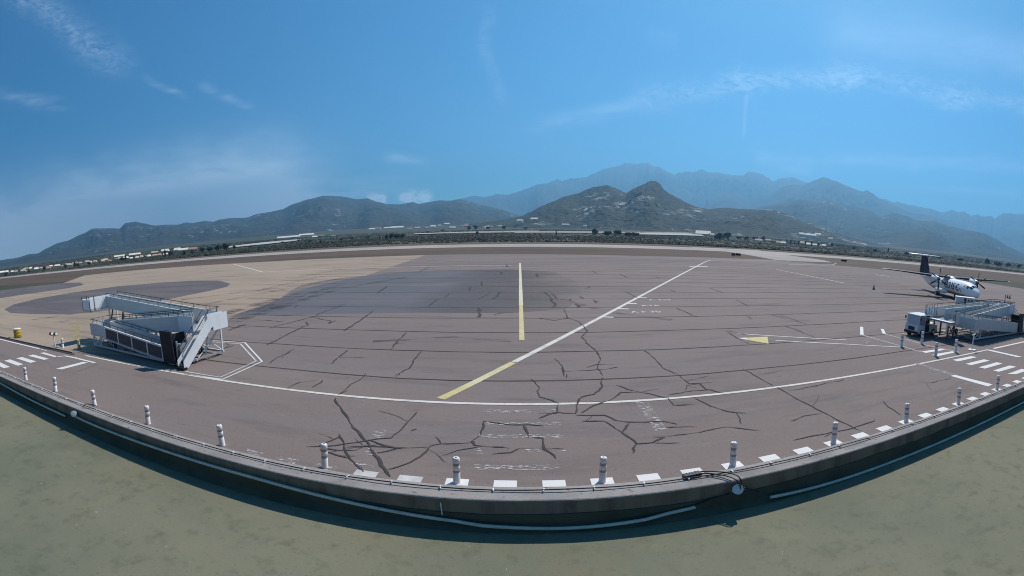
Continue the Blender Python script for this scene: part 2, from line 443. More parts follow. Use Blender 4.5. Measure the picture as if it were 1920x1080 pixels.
# ------------------------------------------------------------------ mesh helpers
class MB:
    def __init__(self):
        self.v, self.f = [], []

    def add(self, vs, fs):
        n = len(self.v)
        self.v += [tuple(x) for x in vs]
        self.f += [tuple(i + n for i in f) for f in fs]
        return self

    def box(self, x0, x1, y0, y1, z0, z1):
        vs = [(x, y, z) for z in (z0, z1) for x, y in ((x0, y0), (x1, y0), (x1, y1), (x0, y1))]
        return self.add(vs, [(3, 2, 1, 0), (4, 5, 6, 7), (0, 1, 5, 4), (1, 2, 6, 5), (2, 3, 7, 6), (3, 0, 4, 7)])

    def hexa(self, b, t):
        """a solid from four bottom and four top corners"""
        return self.add(list(b) + list(t), [(3, 2, 1, 0), (4, 5, 6, 7), (0, 1, 5, 4), (1, 2, 6, 5), (2, 3, 7, 6), (3, 0, 4, 7)])

    def slab(self, pts, thick):
        """upright plate: polygon pts (x, z) spread in y by thick=(y0, y1)"""
        n = len(pts)
        y0, y1 = thick
        vs = [(x, y0, z) for x, z in pts] + [(x, y1, z) for x, z in pts]
        fs = [tuple(range(n)), tuple(range(2 * n - 1, n - 1, -1))] + [(i, i + n, (i + 1) % n + n, (i + 1) % n) for i in range(n)]
        return self.add(vs, fs)

    def prism(self, pts, z0, z1):
        n = len(pts)
        vs = [(x, y, z0) for x, y in pts] + [(x, y, z1) for x, y in pts]
        fs = [tuple(range(n - 1, -1, -1)), tuple(range(n, 2 * n))] + [(i, (i + 1) % n, (i + 1) % n + n, i + n) for i in range(n)]
        return self.add(vs, fs)

    def tube(self, pts, r, seg=8, close=False):
        pts = [Vector(p) for p in pts]
        rs = r if isinstance(r, (list, tuple)) else [r] * len(pts)
        vs, fs = [], []
        up = Vector((0, 0, 1))
        for i, p in enumerate(pts):
            d = (pts[min(i + 1, len(pts) - 1)] - pts[max(i - 1, 0)]).normalized()
            a = d.cross(up)
            if a.length < 0.05:
                a = d.cross(Vector((1, 0, 0)))
            a.normalize()
            b = d.cross(a)
            for k in range(seg):
                t = 2 * math.pi * k / seg
                vs.append(p + (a * math.cos(t) + b * math.sin(t)) * rs[i])
        for i in range(len(pts) - 1):
            for k in range(seg):
                fs.append((i * seg + k, i * seg + (k + 1) % seg, (i + 1) * seg + (k + 1) % seg, (i + 1) * seg + k))
        fs.append(tuple(range(seg - 1, -1, -1)))
        fs.append(tuple((len(pts) - 1) * seg + k for k in range(seg)))
        return self.add(vs, fs)

    def lathe(self, prof, seg=20, c=(0, 0, 0), axis='z'):
        vs, fs = [], []
        for r, h in prof:
            for k in range(seg):
                t = 2 * math.pi * k / seg
                a, b = r * math.cos(t), r * math.sin(t)
                p = {'z': (a, b, h), 'y': (a, h, b), 'x': (h, a, b)}[axis]
                vs.append((p[0] + c[0], p[1] + c[1], p[2] + c[2]))
        for i in range(len(prof) - 1):
            for k in range(seg):
                fs.append((i * seg + k, i * seg + (k + 1) % seg, (i + 1) * seg + (k + 1) % seg, (i + 1) * seg + k))
        fs.append(tuple(range(seg)))
        fs.append(tuple((len(prof) - 1) * seg + k for k in range(seg)))
        return self.add(vs, fs)

    def mesh(self, name, material, smooth=False, fix=True):
        me = bpy.data.meshes.new(name)
        me.from_pydata(self.v, [], self.f)
        if fix:
            import bmesh
            bm = bmesh.new()
            bm.from_mesh(me)
            bmesh.ops.recalc_face_normals(bm, faces=bm.faces)
            bm.to_mesh(me)
            bm.free()
        me.materials.append(material)
        if smooth:
            me.shade_smooth()
            try:
                me.set_sharp_from_angle(angle=R(40))
            except Exception:
                pass
        me.update()
        return me

    def build(self, name, material, parent=None, smooth=False, loc=None, fix=True):
        o = bpy.data.objects.new(name, self.mesh(name, material, smooth, fix))
        col.objects.link(o)
        if parent:
            o.parent = parent
        if loc is not None:
            o.location = loc
        return o


def tag(o, label=None, cat=None, group=None, kind=None):
    for k, v in (('label', label), ('category', cat), ('group', group), ('kind', kind)):
        if v:
            o[k] = v
    return o


def thing(name, loc=(0, 0, 0), rz=0, label=None, cat=None, group=None):
    o = bpy.data.objects.new(name, None)
    o.empty_display_size = 0.3
    col.objects.link(o)
    o.location = loc
    o.rotation_euler = (0, 0, rz)
    return tag(o, label, cat, group)


def copy_tree(o, parent=None):
    c = o.copy()
    col.objects.link(c)
    c.parent = parent
    for ch in list(o.children):
        copy_tree(ch, c)
    return c


def sheet(name, pts, z, material, parent=None):
    """flat ground sheet from a polygon of (x, y)"""
    mb = MB()
    mb.add([(p[0], p[1], z) for p in pts], [tuple(range(len(pts)))])
    me = mb.mesh(name, material, fix=False)
    if me.polygons[0].normal.z < 0:
        me.flip_normals()
    o = bpy.data.objects.new(name, me)
    col.objects.link(o)
    o.parent = parent
    return o


def strip(name, pts, w, z, material, parent, thin=False):
    """flat ribbon along points on the ground"""
    pts = [Vector((p[0], p[1])) for p in pts]
    n = len(pts)
    vs, fs = [], []
    for i, p in enumerate(pts):
        d = (pts[min(i + 1, n - 1)] - pts[max(i - 1, 0)]).normalized()
        nrm = Vector((-d.y, d.x))
        ww = (w[i] if isinstance(w, list) else w) / 2
        vs += [(p.x - nrm.x * ww, p.y - nrm.y * ww, z), (p.x + nrm.x * ww, p.y + nrm.y * ww, z)]
    for i in range(n - 1):
        fs.append((2 * i, 2 * i + 2, 2 * i + 3, 2 * i + 1))
    mb = MB().add(vs, fs)
    me = mb.mesh(name, material, fix=False)
    o = bpy.data.objects.new(name, me)
    col.objects.link(o)
    o.parent = parent
    return o


rng = random.Random(7)

# ------------------------------------------------------------------ the plain
def ground_z(r):
    return max(0.0, r - 650.0) ** 1.25 * 0.0027


def ground_at(u, v):
    """point of the plain under a photograph pixel (searching outwards)"""
    a, e = azel(u, v)
    te = math.tan(e)
    r = 60.0
    while r < 6000:
        if (ground_z(r) - CAM_H) / r >= te:
            break
        r *= 1.01
    return Vector((math.sin(a) * r, math.cos(a) * r, ground_z(r))), r


def terrain():
    vs, fs = [], []
    rs = [0] + [20 * 1.16 ** k for k in range(44)]
    rs = [r for r in rs if r < 13700] + [13700]
    na = 180
    for r in rs:
        for k in range(na):
            a = 2 * math.pi * k / na
            z = ground_z(r)
            if r > 700:
                z += noise.noise(Vector((math.sin(a) * r * 0.002, math.cos(a) * r * 0.002, 3))) * min(4, (r - 700) * 0.003)
            y_ = math.cos(a) * r
            vs.append((math.sin(a) * r, max(y_, -1400), min(z, 60) - 0.03))
    for i in range(len(rs) - 1):
        for k in range(na):
            fs.append((i * na + k, i * na + (k + 1) % na, (i + 1) * na + (k + 1) % na, (i + 1) * na + k))
    o = MB().add(vs, fs).build('ground', M['terrain'], smooth=True)
    for p in o.data.polygons:
        if p.normal.z < 0:
            o.data.flip_normals()
            break
    return tag(o, kind='structure')


terrain()
tag(sheet('grass_strip', [(-900, 90), (1200, 90), (1200, 300), (-900, 300)], -0.012, M['drygrass']), kind='structure')
runway = tag(sheet('runway', [(-900, 192), (1200, 192), (1200, 228), (-900, 228)], -0.006, M['concrete']), kind='structure')
for yy in (193.2, 226.8):
    strip('runway_edge_line', [(-900, yy), (1200, yy)], 0.9, 0.0, M['white'], runway)
tw = [G(*p) for p in ((1290, 463), (1420, 469), (1449, 474.3), (1500, 481.5), (1545, 488), (1560, 492), (1500, 490), (1452, 487), (1400, 477.5), (1345, 469))]
tag(sheet('taxiway', [(p.x, p.y) for p in tw], -0.004, M['concrete']), kind='structure')

# apron: one asphalt sheet with its patches, joints, cracks and paint as parts
far_edge = [G(*p) for p in ((350, 499), (480, 491.5), (640, 483.5), (797, 478), (960, 476.5), (1200, 480), (1440, 487))]
ap = [(-120, 5.3), (140, 5.3), (140, 90), (130, 110)] + [(p.x, p.y) for p in reversed(far_edge)] + [(-120, 92), (-150, 60)]
apron = tag(sheet('apron', ap, 0.0, M['asphalt']), kind='structure')


def gp(seq):
    return [(p.x, p.y) for p in (G(*q) for q in seq)]


beige = sheet('sandy_concrete_area', [(-120, 17.95), (-31.5, 17.95), (-30.0, 18.6)] + gp([(255, 668), (330, 640), (415, 612), (440, 590), (525, 560), (540, 548), (560, 537), (600, 527), (650, 520), (685, 517), (735, 500), (797, 478.6), (640, 484), (480, 492), (350, 499.5), (250, 507), (160, 516)]) + [(-118, 58)], 0.003, M['beige'], apron)
beige['label'] = 'sandy beige area of the apron'
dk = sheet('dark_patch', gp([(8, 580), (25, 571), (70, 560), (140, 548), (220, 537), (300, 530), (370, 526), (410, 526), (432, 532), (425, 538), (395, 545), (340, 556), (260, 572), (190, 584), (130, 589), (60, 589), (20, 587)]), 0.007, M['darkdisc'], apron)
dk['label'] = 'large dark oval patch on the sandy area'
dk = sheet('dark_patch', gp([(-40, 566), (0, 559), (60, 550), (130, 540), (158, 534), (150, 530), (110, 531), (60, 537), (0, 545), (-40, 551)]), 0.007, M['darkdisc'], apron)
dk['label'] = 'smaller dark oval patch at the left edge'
slate = sheet('resurfaced_patch', gp([(440, 592), (500, 571), (530, 558), (548, 548), (600, 534), (680, 518), (735, 511), (820, 507), (960, 505), (1040, 510), (1085, 530), (1092, 556), (1060, 580), (960, 587), (780, 586), (640, 588), (540, 591)]), 0.006, M['slate'], apron)
slate['label'] = 'darker bluish resurfaced patch of asphalt'

# paving joints every 5.2 m, parallel to the terminal
k = 0
yj = 20.75
while yj < 118:
    x0, x1 = -19 - (yj - 20) * 0.55, 62 + (yj - 20) * 0.35
    if yj > 40:
        x0 = max(x0, -42)
    pts, x = [], x0 + rng.uniform(-3, 3)
    while x < x1:
        pts.append((x, yj + 0.16 * noise.noise(Vector((x * 0.12, yj, 0))) + 0.05 * noise.noise(Vector((x * 0.9, yj, 5)))))
        x += 1.2
    ws = [0.07 + 0.09 * abs(noise.noise(Vector((p[0] * 0.2, yj, 9)))) + yj * 0.0015 for p in pts]
    strip('paving_joint', pts, ws, 0.011, M['joint'], apron)
    yj += 5.2
    k += 1

CR = [  # sealed cracks surveyed from the photograph: points, width in metres
    ([(700, 582.5), (685, 595), (665, 607.5), (645, 620)], .3), ([(762, 624), (747, 637), (730, 657)], .25), ([(575, 604), (577, 610), (550, 622), (522, 636), (500, 647)], .28),
    ([(647, 570), (605, 586), (585, 595), (537, 607), (505, 615)], .25), ([(585, 595), (620, 602), (616, 607), (630, 601)], .22), ([(480, 600), (532, 603)], .2), ([(552, 655), (522, 670), (505, 682)], .18),
    ([(652, 657), (636, 670), (622, 682)], .2), ([(790, 659), (777, 675), (768, 690), (740, 704)], .18), ([(900, 576), (899, 595)], .5), ([(937, 547), (935, 552), (925, 561)], .4), ([(917, 552), (897, 560)], .3),
    ([(821, 561), (802, 575)], .3), ([(726, 537), (707, 550)], .4), ([(902, 527), (905, 536)], .5), ([(882, 539), (881, 545)], .5), ([(840, 551), (837, 557)], .4), ([(925, 591), (942, 587), (960, 586)], .25), ([(805, 500), (785, 511)], .5),
    ([(949, 496), (951, 501)], .6), ([(940, 509), (941, 515)], .6), ([(557, 572), (553, 577)], .3), ([(480, 583), (500, 572), (530, 570)], .25),
    ([(630, 746), (650, 780), (675, 815), (692, 843), (710, 867), (732, 894)], .20), ([(685, 700), (683, 706), (660, 720), (635, 740)], .12), ([(653, 732), (640, 738), (632, 742)], .1),
    ([(575, 838), (617, 837), (680, 827), (737, 821), (757, 800), (782, 772)], .13), ([(637, 814), (650, 850), (682, 886)], .13), ([(597, 837), (620, 827), (637, 819)], .11), ([(600, 843), (612, 847), (655, 860)], .11),
    ([(690, 825), (720, 836), (755, 842)], .12), ([(600, 840), (640, 846), (667, 845), (687, 835)], .1), ([(727, 881), (772, 867), (802, 847), (810, 837), (827, 832), (875, 832), (885, 825), (905, 815), (907, 790), (942, 796), (982, 797), (1020, 799)], .13),
    ([(817, 820), (827, 832)], .13), ([(648, 839), (690, 836), (755, 839), (805, 839)], .1), ([(885, 826), (892, 836), (930, 840), (955, 841)], .14), ([(922, 852), (960, 849), (977, 841), (1057, 842)], .1), ([(692, 852), (725, 846), (755, 840)], .11),
    ([(537, 730), (562, 716)], .12), ([(585, 727), (603, 718), (605, 713)], .11), ([(771, 808), (782, 805)], .14),
    ([(995, 711), (1012, 727), (1012, 744), (1035, 750), (1047, 757), (1045, 775), (1010, 776)], .15), ([(1010, 785), (1045, 774), (1077, 775), (1085, 750), (1090, 745), (1115, 739), (1130, 725), (1132, 708)], .15),
    ([(1090, 775), (1110, 761), (1140, 751), (1165, 737), (1200, 736), (1235, 729)], .14), ([(1080, 779), (1132, 780), (1150, 787), (1180, 792), (1247, 791), (1270, 796)], .14), ([(1180, 794), (1167, 812), (1195, 832), (1225, 831), (1247, 820)], .17),
    ([(1195, 832), (1182, 842), (1187, 850)], .18), ([(1090, 790), (1132, 789), (1150, 800), (1167, 812)], .1), ([(1155, 722), (1177, 730), (1197, 735), (1225, 740), (1252, 747), (1262, 760), (1302, 759)], .12), ([(1270, 702), (1292, 720), (1312, 720), (1322, 730), (1355, 737)], .14),
    ([(1302, 747), (1330, 762), (1365, 772), (1400, 775)], .13), ([(1225, 820), (1302, 812), (1365, 801), (1425, 807)], .09), ([(1247, 802), (1307, 801)], .09), ([(982, 797), (990, 820), (1017, 822), (1020, 845), (1042, 860)], .16),
    ([(1252, 740), (1300, 733), (1340, 731)], .1), ([(1285, 732), (1289, 722), (1312, 720), (1335, 717)], .1), ([(1380, 772), (1390, 795)], .12), ([(1062, 709), (1062, 702)], .15),
    ([(1022, 547), (1035, 562), (1042, 577)], .5), ([(1035, 551), (1044, 560)], .4), ([(1057, 580), (1065, 596), (1087, 604), (1097, 615), (1102, 620), (1090, 632), (1100, 642), (1115, 655), (1124, 670), (1122, 690), (1130, 704)], .17),
    ([(1010, 597), (1037, 601), (1067, 597)], .2), ([(1267, 577), (1307, 595)], .22), ([(1380, 562), (1405, 575)], .25), ([(1330, 540), (1355, 549)], .25), ([(1207, 657), (1225, 670), (1243, 690), (1270, 702)], .11), ([(1360, 620), (1382, 634), (1405, 645)], .16),
    ([(1162, 514), (1177, 521)], .35), ([(1110, 507), (1120, 514)], .35), ([(1007, 513), (1008, 520)], .6), ([(1081, 569), (1083, 577)], .5), ([(1067, 560), (1071, 564)], .5), ([(1113, 562), (1117, 568), (1121, 565)], .35), ([(1088, 556), (1093, 560)], .4),
    ([(1173, 547), (1195, 559)], .25), ([(1258, 544), (1268, 548)], .4), ([(1230, 519), (1237, 522)], .4), ([(1100, 537), (1105, 539), (1098, 541)], .35), ([(1365, 620), (1400, 628)], .14),
    ([(1392, 692), (1420, 707), (1449, 723)], .12), ([(1456, 726), (1471, 734), (1512, 757), (1560, 782), (1615, 808)], .12), ([(1471, 611), (1498, 621), (1527, 632)], .18), ([(1464, 591), (1490, 600), (1514, 609)], .18), ([(1479, 733), (1518, 726), (1548, 719), (1584, 712)], .09),
    ([(1487, 826), (1540, 814), (1580, 807), (1618, 797), (1640, 787)], .11), ([(1655, 752), (1665, 762), (1690, 779)], .1), ([(1482, 790), (1507, 780), (1540, 775)], .1), ([(1720, 717), (1745, 718), (1785, 709)], .08), ([(1401, 593), (1410, 598)], .3),
    ([(1040, 672), (1055, 686), (1058, 697), (1090, 695), (1135, 693), (1160, 688)], .11), ([(1055, 686), (1058, 706)], .11), ([(1445, 590), (1475, 598)], .2), ([(430, 620), (450, 612), (462, 608)], .3), ([(425, 612), (440, 614), (452, 609)], .25),
    ([(140, 698), (165, 690), (185, 682)], .06), ([(417, 655), (440, 648)], .2), ([(100, 605), (130, 601)], .3), ([(560, 520), (640, 505)], .35), ([(480, 546), (560, 527), (610, 517)], .35), ([(1100, 690), (1120, 683), (1150, 684)], .12)]
def crack(g, w):
    fine_p = []
    for a_, b_ in zip(g[:-1], g[1:]):
        d = (b_ - a_)
        n_ = min(60, max(3, int(d.length / 0.22)))
        fine_p += [a_ + d * (i / n_) for i in range(n_)]
    fine_p.append(g[-1])
    sd_ = rng.uniform(0, 99)
    q = []
    for i, p in enumerate(fine_p):
        j = (w * 0.7 + 0.05) if 0 < i < len(fine_p) - 1 else 0
        dx = noise.noise(Vector((p.x * 1.1, p.y * 1.1, sd_))) + .5 * noise.noise(Vector((p.x * 3.4, p.y * 3.4, sd_)))
        dy = noise.noise(Vector((p.x * 1.1, p.y * 1.1, sd_ + 9))) + .5 * noise.noise(Vector((p.x * 3.4, p.y * 3.4, sd_ + 9)))
        q.append(Vector((p.x + j * dx, p.y + j * dy)))
    ws = [max(.28 * w, w * (0.8 + 0.9 * noise.noise(Vector((i * 0.35, sd_, 2))) + .4 * noise.noise(Vector((i * 1.3, sd_, 4))))) for i in range(len(q))]
    ws[0] = ws[-1] = w * 0.25
    strip('sealed_crack', q, ws, 0.018 + rng.uniform(0, .003), M['tar'], apron)
    return q


for pts, w in CR:
    w *= 0.56
    q = crack([G(*p) for p in pts], w)
    if q[0].y < 34:
        for _ in range(rng.randint(0, 1)):
            i = rng.randrange(1, len(q) - 1)
            p0 = q[i]
            a_ = rng.uniform(0, 2 * math.pi)
            ln = rng.uniform(.4, 1.5)
            p1 = p0 + Vector((math.cos(a_) * 1.6, math.sin(a_))) * ln * .5
            p2 = p1 + Vector((math.cos(a_ + rng.uniform(-.8, .8)) * 1.6, math.sin(a_))) * ln * .6
            crack([Vector((p.x, p.y, 0)) for p in (p0, p1, p2)], w * .4)

# painted markings
ZM = 0.014
YL = 17.72
strip('apron_edge_line', [(-29.2, YL), (33.0, YL)], 0.21, ZM, M['cream'], apron)['label'] = 'long white line along the edge of the aircraft stands'
strip('apron_edge_line', [(33.9, YL), (120, YL)], 0.27, ZM, M['white'], apron)
strip('apron_edge_line', [(-100, 17.0), (-34.5, 17.0)], 0.22, ZM, M['white'], apron)
strip('apron_edge_line', gp([(104, 669.5), (122, 667.5), (140, 671), (178, 680.5)]), 0.22, ZM, M['white'], apron)
a, b, c = G(826, 748), G(962, 680), G(1322, 491)
strip('lead_in_line', [a, b], 0.42, ZM, M['yellow'], apron)['label'] = 'yellow lower end of the diagonal lead-in line'
bb = b + (c - b) * 0.001
curve = [bb] + [b + (c - b) * t for t in (0.2, 0.4, 0.6, 0.8, 0.95)] + [G(1326, 489.5), G(1332, 488), G(1345, 487.6), G(1400, 488), G(1480, 489)]
strip('lead_in_line', curve, 0.38, ZM, M['cream'], apron)['label'] = 'long white diagonal lead-in line'
a, b = G(978.5, 638), G(975, 493)
mid = a + (b - a) * 0.2
strip('stand_centre_line', [a, mid], 0.36, ZM, M['yellow'], apron)['label'] = 'yellow near end of the straight stand line'
strip('stand_centre_line', [mid + (b - a) * 0.0005, b], 0.42, ZM, M['paleyellow'], apron)['label'] = 'pale far length of the straight stand line'
for (x0, x1, y, w) in ((1292, 1327, 499.5, 1.1), (1190, 1213, 558.3, .45), (1174, 1194, 569, .4), (1157, 1179, 579, .4), (1126, 1150, 594.5, .35)):
    strip('stop_bar', [G(x0, y), G(x1, y + 0.6)], w, ZM + 0.003, M['white'], apron)
strip('taxi_line', [G(437, 495), G(492, 510)], 0.35, ZM, M['white'], apron)
strip('taxi_line', [G(493, 510), G(620, 505), G(700, 502.5), G(830, 499), G(960, 497.5)], 0.4, ZM, M['oldwhite'], apron)
strip('taxi_line', [G(962, 497.5), G(1100, 499), G(1292, 500), G(1440, 503)], 0.45, ZM, M['faintwhite'], apron)
strip('taxi_line', [G(780, 498), G(830, 490), (G(880, 485)), G(960, 480)], 0.5, ZM, M['faintwhite'], apron)
strip('taxi_line', [G(1456, 505.5), G(1520, 518), G(1584, 531)], 0.42, ZM, M['oldwhite'], apron)
strip('taxi_line', [G(1588, 533), G(1640, 545), G(1720, 560)], 0.42, ZM, M['faintwhite'], apron)
strip('taxi_line', [G(1642, 515), G(1668, 518.5)], 0.6, ZM, M['white'], apron)
strip('taxi_line', [G(1693, 517), G(1716, 519.5)], 0.5, ZM, M['oldwhite'], apron)
strip('taxi_line', [G(1838, 535), G(1867, 539)], 0.5, ZM, M['white'], apron)
strip('taxi_line', [G(1480, 496), G(1540, 497), G(1562, 496), G(1568, 494)], 0.5, ZM, M['oldwhite'], apron)
# foot path and equipment lines by the right-hand stand
for seq, w, mt in (([(1382, 625.5), (1587, 637.5)], .14, 'white'), ([(1454, 638.5), (1587, 645.5), (1690, 651)], .14, 'white'), ([(1615.5, 613), (1616, 628)], .3, 'white'), ([(1654, 617), (1658, 626)], .3, 'white'),
                   ([(1617, 628.5), (1690, 649), (1727, 660)], .13, 'oldwhite'), ([(1659, 626.5), (1700, 637), (1735, 647), (1800, 661)], .13, 'oldwhite')):
    strip('equipment_line', gp(seq), w, ZM, M[mt], apron)
tri = sheet('direction_arrow', gp([(1383, 634.2), (1439, 631.5), (1441, 644.8)]), ZM, M['yellow'], apron)
tri['label'] = 'yellow painted arrowhead with a white tip'
sheet('direction_arrow', gp([(1383, 634.2), (1399, 633.4), (1401, 637.2)]), ZM + 0.003, M['white'], apron)
for (cx_, cy_, rx_, ry_, t0, t1) in ((1635, 620.5, 7, 2.6, 200, 340), (1617, 641, 12, 4, -70, 60), (1703, 645, 10, 4, 90, 270), (1718, 650, 10, 3, 250, 420)):
    strip('faded_number', gp([(cx_ + rx_ * math.cos(R(t)), cy_ + ry_ * math.sin(R(t))) for t in range(t0, t1 + 1, 14)]), 0.2, ZM, M['faintwhite'], apron)
# zebra crossings
ZR = [[(1786, 675), (1821, 668), (1832, 670), (1796, 678)], [(1810, 682.5), (1845, 674), (1856, 676.5), (1821, 685)], [(1835, 689), (1869, 679.5), (1880, 682), (1847, 691.5)], [(1862, 695), (1893, 685.5), (1906, 688), (1873, 697.5)],
      [(1889, 701.5), (1915, 692), (1930, 694), (1905, 702)], [(1727, 659.5), (1763, 654), (1773, 656), (1736, 662)], [(1748, 665), (1785, 659), (1793, 660.5), (1757, 668.5)],
      [(75, 662.3), (83, 661), (109, 668.8), (104, 670.3)], [(52.6, 667.2), (62.5, 665), (91.7, 673), (82.3, 675)], [(30, 672), (41.7, 669.8), (67.7, 678), (57.3, 680.7)], [(7.8, 676.6), (18.8, 674), (43.8, 683.3), (33.3, 686)], [(-12, 682), (0, 679.5), (19, 688.5), (7, 690.6)]]
for q in ZR:
    sheet('crossing_stripe', gp(q), ZM, M['white'], apron)
for q in ([(1782, 705), (1790, 703), (1861, 721), (1853, 725)], [(1851, 657), (1857, 656), (1916, 669), (1908, 670)], [(105, 691.5), (156, 678.6), (164.6, 680.2), (115.6, 693)]):
    sheet('stop_line', gp(q), ZM, M['white'], apron)
sheet('faded_stop_line', gp([(1713, 682), (1722, 681), (1790, 701), (1782, 704)]), ZM, M['faintwhite'], apron)
# parking outline beside the left-hand ramp: two parallel lines
hx = [Vector(p) for p in gp([(398, 639), (459, 642.5), (491.5, 678), (417, 711.5), (345, 701)])]
strip('equipment_line', hx, 0.12, ZM, M['white'], apron)
cxy = Vector((-20.5, 21.5))
strip('equipment_line', [p + (cxy - p).normalized() * 0.45 for p in hx], 0.12, ZM, M['oldwhite'], apron)
strip('equipment_line', gp([(120, 652.5), (146, 645), (178, 637.5)]), 0.14, ZM, M['oldwhite'], apron)
t_ = strip('painted_mark', gp([(146, 641), (142, 610)]), 0.9, 0.0115, M['faintyellow'], apron)
t_['label'] = 'faded yellow stem of a painted T on the sandy area'
strip('painted_mark', gp([(128, 608), (140, 605.5), (166, 604.5)]), 0.8, 0.0118, M['faintyellow'], apron)
# remains of the old crossing in the middle
for x0, x1, y, w, mt in ((908, 996, 771, .32, 'wornwhite'), (1026, 1046, 770, .28, 'wornwhite'), (908, 1052, 794, .30, 'wornwhite'), (898, 1056, 817.5, .30, 'wornwhite'), (985, 1062, 845, .30, 'tracewhite'), (888, 1048, 876, .32, 'wornwhite'), (893, 902, 845, .5, 'wornwhite')):
    strip('worn_crossing_stripe', gp([(x0, y), ((x0 + x1) / 2, y + 0.8), (x1, y)]), w, 0.0165, M[mt], apron)
sheet('worn_stop_line', gp([(1190, 753.5), (1214, 753), (1251, 807), (1229, 808.5)]), 0.0165, M['wornwhite'], apron)
sheet('worn_paint_block', gp([(701, 809), (724, 808), (719, 822), (693, 823)]), 0.0165, M['wornwhite'], apron)
sheet('worn_paint_block', gp([(648, 868), (690, 865), (700, 876), (650, 878)]), 0.0165, M['tracewhite'], apron)
sheet('worn_paint_block', gp([(680, 843), (705, 836), (712, 850), (690, 856)]), 0.0165, M['tracewhite'], apron)
# faint dark tyre marks where aircraft turn off the sandy area
for seq, w in (([(400, 606), (470, 584), (560, 556), (640, 535)], 1.6), ([(420, 590), (480, 573), (560, 550)], 1.2), ([(360, 575), (440, 560), (540, 541), (640, 522)], 1.0), ([(340, 562), (420, 552), (500, 543), (585, 531)], 1.2), ([(430, 606), (520, 578), (600, 552)], 1.5),
               ([(450, 598), (530, 571), (640, 541), (760, 520)], 1.1), ([(380, 598), (450, 578), (520, 560)], 1.4), ([(60, 600), (160, 585), (300, 560)], 1.2), ([(20, 575), (150, 557), (300, 540), (420, 530)], .9), ([(700, 640), (850, 632), (960, 640)], .6), ([(1050, 560), (1140, 585), (1260, 600)], .8)):
    strip('tyre_mark', gp(seq), w, 0.0125, M['tyremark'], apron)
# short white blocks in a row along the foot of the terminal
BY, BS = 11.36, 4.134
for i in range(-5, 33):
    x = (i / 3 - 1) * BS + (0 - 0.471) * BS
    if x < -3:
        if x > -9:
            sheet('kerb_block', [(x - .36, 11.06), (x + .36, 11.06), (x + .36, 11.52), (x - .36, 11.52)], ZM, M['wornwhite' if x < -5 else 'oldwhite'], apron)
        continue
    sheet('kerb_block', [(x - .33, 10.9), (x + .33, 10.9), (x + .33, 11.56), (x - .33, 11.56)], ZM, M['white'], apron)


def text_mesh(body, size, bold=0.0):
    cu = bpy.data.curves.new('text', 'FONT')
    cu.body = body
    cu.size = size
    cu.resolution_u = 3
    cu.offset = bold
    o = bpy.data.objects.new('text', cu)
    col.objects.link(o)
    dg = bpy.context.evaluated_depsgraph_get()
    me = bpy.data.meshes.new_from_object(o.evaluated_get(dg))
    bpy.data.objects.remove(o)
    return me


for body, u, v in (('A 319', 1217, 563.5), ('ATR', 1203, 574.5), ('A F 70', 1184, 586.5)):
    me = text_mesh(body, 0.95)
    p = G(u, v)
    for vv in me.vertices:
        vv.co = Vector((p.x + vv.co.x * 1.15, p.y + vv.co.y * 1.1, ZM))
    me.materials.clear()
    me.materials.append(M['white'])
    o = bpy.data.objects.new('painted_lettering', me)
    col.objects.link(o)
    o.parent = apron
    o['label'] = 'white painted lettering ' + body + ' beside the lead-in line'

# thin dark strip and low kerb by the left-hand pavement
MB().box(-110, -30.5, 17.28, 17.62, 0.0, 0.012).build('dark_strip', M['tar'], apron)
kb = MB().box(-110, -31.2, 17.66, 17.93, 0.0, 0.11).build('kerb', M['beige'])
tag(kb, 'low sandy kerb along the edge of the pavement on the left', 'kerb')

# ------------------------------------------------------------------ terminal roof and parapet
ZR_, ZC, YN, YF = 3.50, 4.0, 4.86, 5.24
tag(MB().box(-60, 60, -14, YN, ZR_ - 0.35, ZR_).build('roof', M['roof']), kind='structure')
pw = thing('parapet_wall', (0, YN, ZR_), 0, 'long weathered concrete parapet along the edge of the green roof', 'wall')
vs, fs = [], []
n = 240
for i in range(n + 1):
    x = -60 + 120 * i / n
    w = 0.02 * noise.noise(Vector((x * 0.5, 0, 0)))
    for (y, z) in ((0.03, -3.46 + 0.0), (0.03, ZC - ZR_ - 0.025), (0.29, ZC - ZR_ - 0.025), (0.29, -3.46)):
        vs.append((x, y, z))
for i in range(n):
    for k in range(4):
        fs.append((i * 4 + k, i * 4 + (k + 1) % 4, (i + 1) * 4 + (k + 1) % 4, (i + 1) * 4 + k))
MB().add(vs, fs).build('wall', M['wall'], pw)
vs, fs = [], []
for i in range(n * 3 + 1):
    x = -60 + 120 * i / (n * 3)
    ja = 0.012 * noise.noise(Vector((x * 1.7, 1, 0))) + 0.006 * noise.noise(Vector((x * 9, 1, 0)))
    jb = 0.010 * noise.noise(Vector((x * 1.3, 7, 0)))
    for (y, z) in ((0.012 + ja * .5, -0.03), (0.012 + ja * .5, -0.008), (0.025 + ja * .5, 0.0), (0.24, 0.012), (0.34 + jb, 0.0), (0.34 + jb, -0.03)):
        vs.append((x, y, ZC - ZR_ + z))
for i in range(n * 3):
    for k in range(6):
        fs.append((i * 6 + k, i * 6 + (k + 1) % 6, (i + 1) * 6 + (k + 1) % 6, (i + 1) * 6 + k))
MB().add(vs, fs).build('coping', M['cap'], pw)
vs, fs = [], []
for i in range(n * 2 + 1):
    x = -60 + 120 * i / (n * 2)
    top = 0.25 + 0.03 * noise.noise(Vector((x * 0.8, 3, 0))) + 0.012 * noise.noise(Vector((x * 5, 3, 0)))
    for (y, z) in ((0.026, top), (0.012, top), (0.0, 0.09), (-0.09, 0.002)):
        vs.append((x, y, z))
